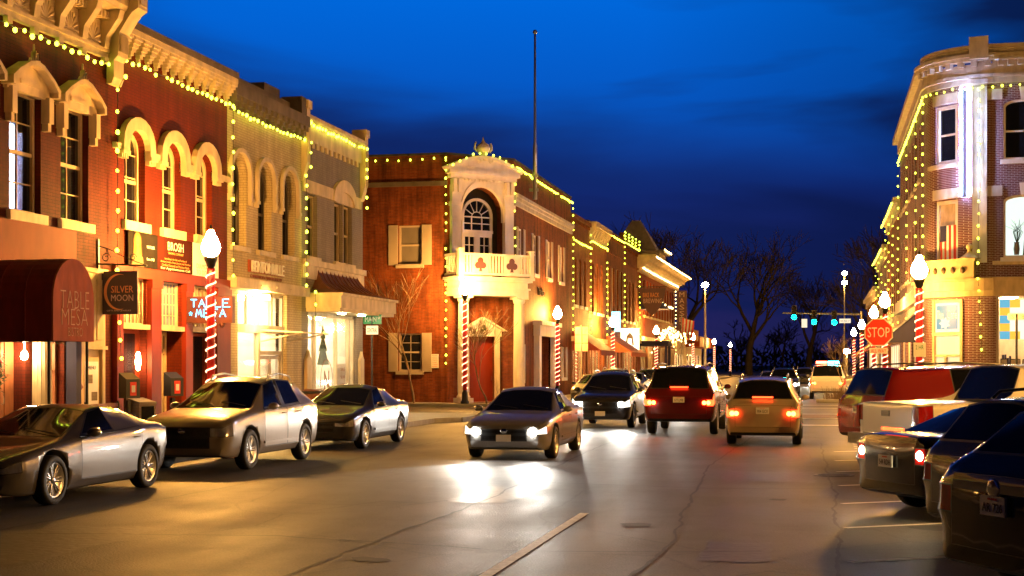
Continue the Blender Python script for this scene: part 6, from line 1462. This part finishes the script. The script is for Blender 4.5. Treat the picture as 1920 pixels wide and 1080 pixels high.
# ------------------------------------------------------------------ vehicles
silver = paint('silver_paint', (.13,.118,.105)); pearl = paint('champagne_paint', (.30,.26,.21)); dark = paint('charcoal_paint', (.035,.032,.034)); black = paint('black_paint', (.003,.003,.004), .0, .25); navy = paint('navy_paint', (.004,.005,.016), .0, .25)
white = paint('white_car_paint', (.72,.70,.68), .0, .3); red = paint('dark_red_paint', (.22,.010,.010), .2, .25); maroon = paint('maroon_car_paint', (.09,.010,.012), .2, .25); grey = paint('grey_car_paint', (.22,.21,.20)); tan = paint('gold_paint', (.42,.34,.24))
V = vehicle
V('parked_car', 'coupe', 'silver two door coupe parked at the kerb at the left edge', 'car', -11.25, 19.35, 180, silver)
V('parked_car', 'suv', 'champagne crossover with roof rails parked before the bright red front', 'car', -11.2, 26.2, 180, pearl)
V('parked_car', 'sedan', 'dark grey saloon parked behind the champagne crossover', 'car', -11.15, 32.9, 180, dark)
V('parked_car', 'suv', 'black boxy car nearest the camera at the right edge with a chrome bar', 'car', 3.42, 12.9, 60, black, plate='AR 726', chrome=True)
V('parked_car', 'crossover', 'dark navy car parked between the black boxy car and the black saloon', 'car', 3.45, 16.75, 60, navy, plate='518 KLP')
V('parked_car', 'sedan', 'black saloon with brake and reversing lights lit in the angled row', 'car', 2.9, 20.2, 60, black, plate='544 RDH', lights='RC')
V('pickup_truck', 'pickup', 'white pickup truck with a black bed cover parked in the angled row', 'pickup', 3.65, 27.75, 60, white, plate='208 TNW', bumper=M['chrome'])
V('parked_car', 'big_suv', 'large dark red estate car with roof rails beyond the white pickup', 'car', 3.25, 32.7, 60, red, plate='661 QRS')
V('police_car', 'big_suv', 'white patrol car with a red and teal light bar near the sapling', 'police car', .35, 82, 0, white, lights='T')
def lightbar():
    A = [o for o in bpy.data.objects if o.get('category') == 'police car'][0]
    for s, mt in ((-1, glow('red_beacon', (1.0,.06,.03), 25)), (1, glow('teal_beacon', (.05,.9,.85), 25))): m = MB(); m.box(*sorted((s*.04, s*.62)), -.15, .15, 1.96, 2.1); m.build('light_bar', mt, A)
lightbar()
mv = 'moving cars with their lights on'
V('moving_car', 'sedan', 'silver saloon with headlights on coming closest to the camera', 'car', -6.25, 30.5, 180, grey, mv, 'H', plate_front=1)
V('moving_car', 'suv', 'dark crossover with headlights on behind the oncoming silver saloon', 'car', -6.5, 45, 180, dark, mv, 'H', plate_front=1)
V('moving_car', 'big_suv', 'maroon estate car driving away in the middle of the street', 'car', -3.75, 41.5, 0, maroon, mv, 'TB', plate='377 LMB')
V('moving_car', 'crossover', 'pale gold hatchback driving away with brake lights on', 'car', -1.35, 36.5, 0, tan, mv, 'TB', plate='904 GCV')
V('moving_car', 'sedan', 'third oncoming saloon with headlights on in the left lane', 'car', -6.2, 60, 180, silver, mv, 'H')
V('moving_car', 'suv', 'oncoming car with glaring headlights past the crosswalk', 'car', -2.2, 88, 178, dark, mv, 'H')
V('moving_car', 'sedan', 'oncoming saloon with headlights on farther down the street', 'car', -3.4, 101, 180, grey, mv, 'H')
V('moving_car', 'crossover', 'farthest oncoming car with headlights on under the signals', 'car', -1.4, 126, 180, dark, mv, 'H')
for k, yy in enumerate((71.5, 78.2, 86.5, 95)):
    V('parked_car', ('sedan','suv','sedan','crossover')[k], ('dark saloon parked before the portal of the brown brick building','grey crossover parked past the portal','silver saloon parked before the awning shop','dark car parked before the bracketed shop')[k], 'car', -11.2, yy, 180, (dark, grey, silver, navy)[k])
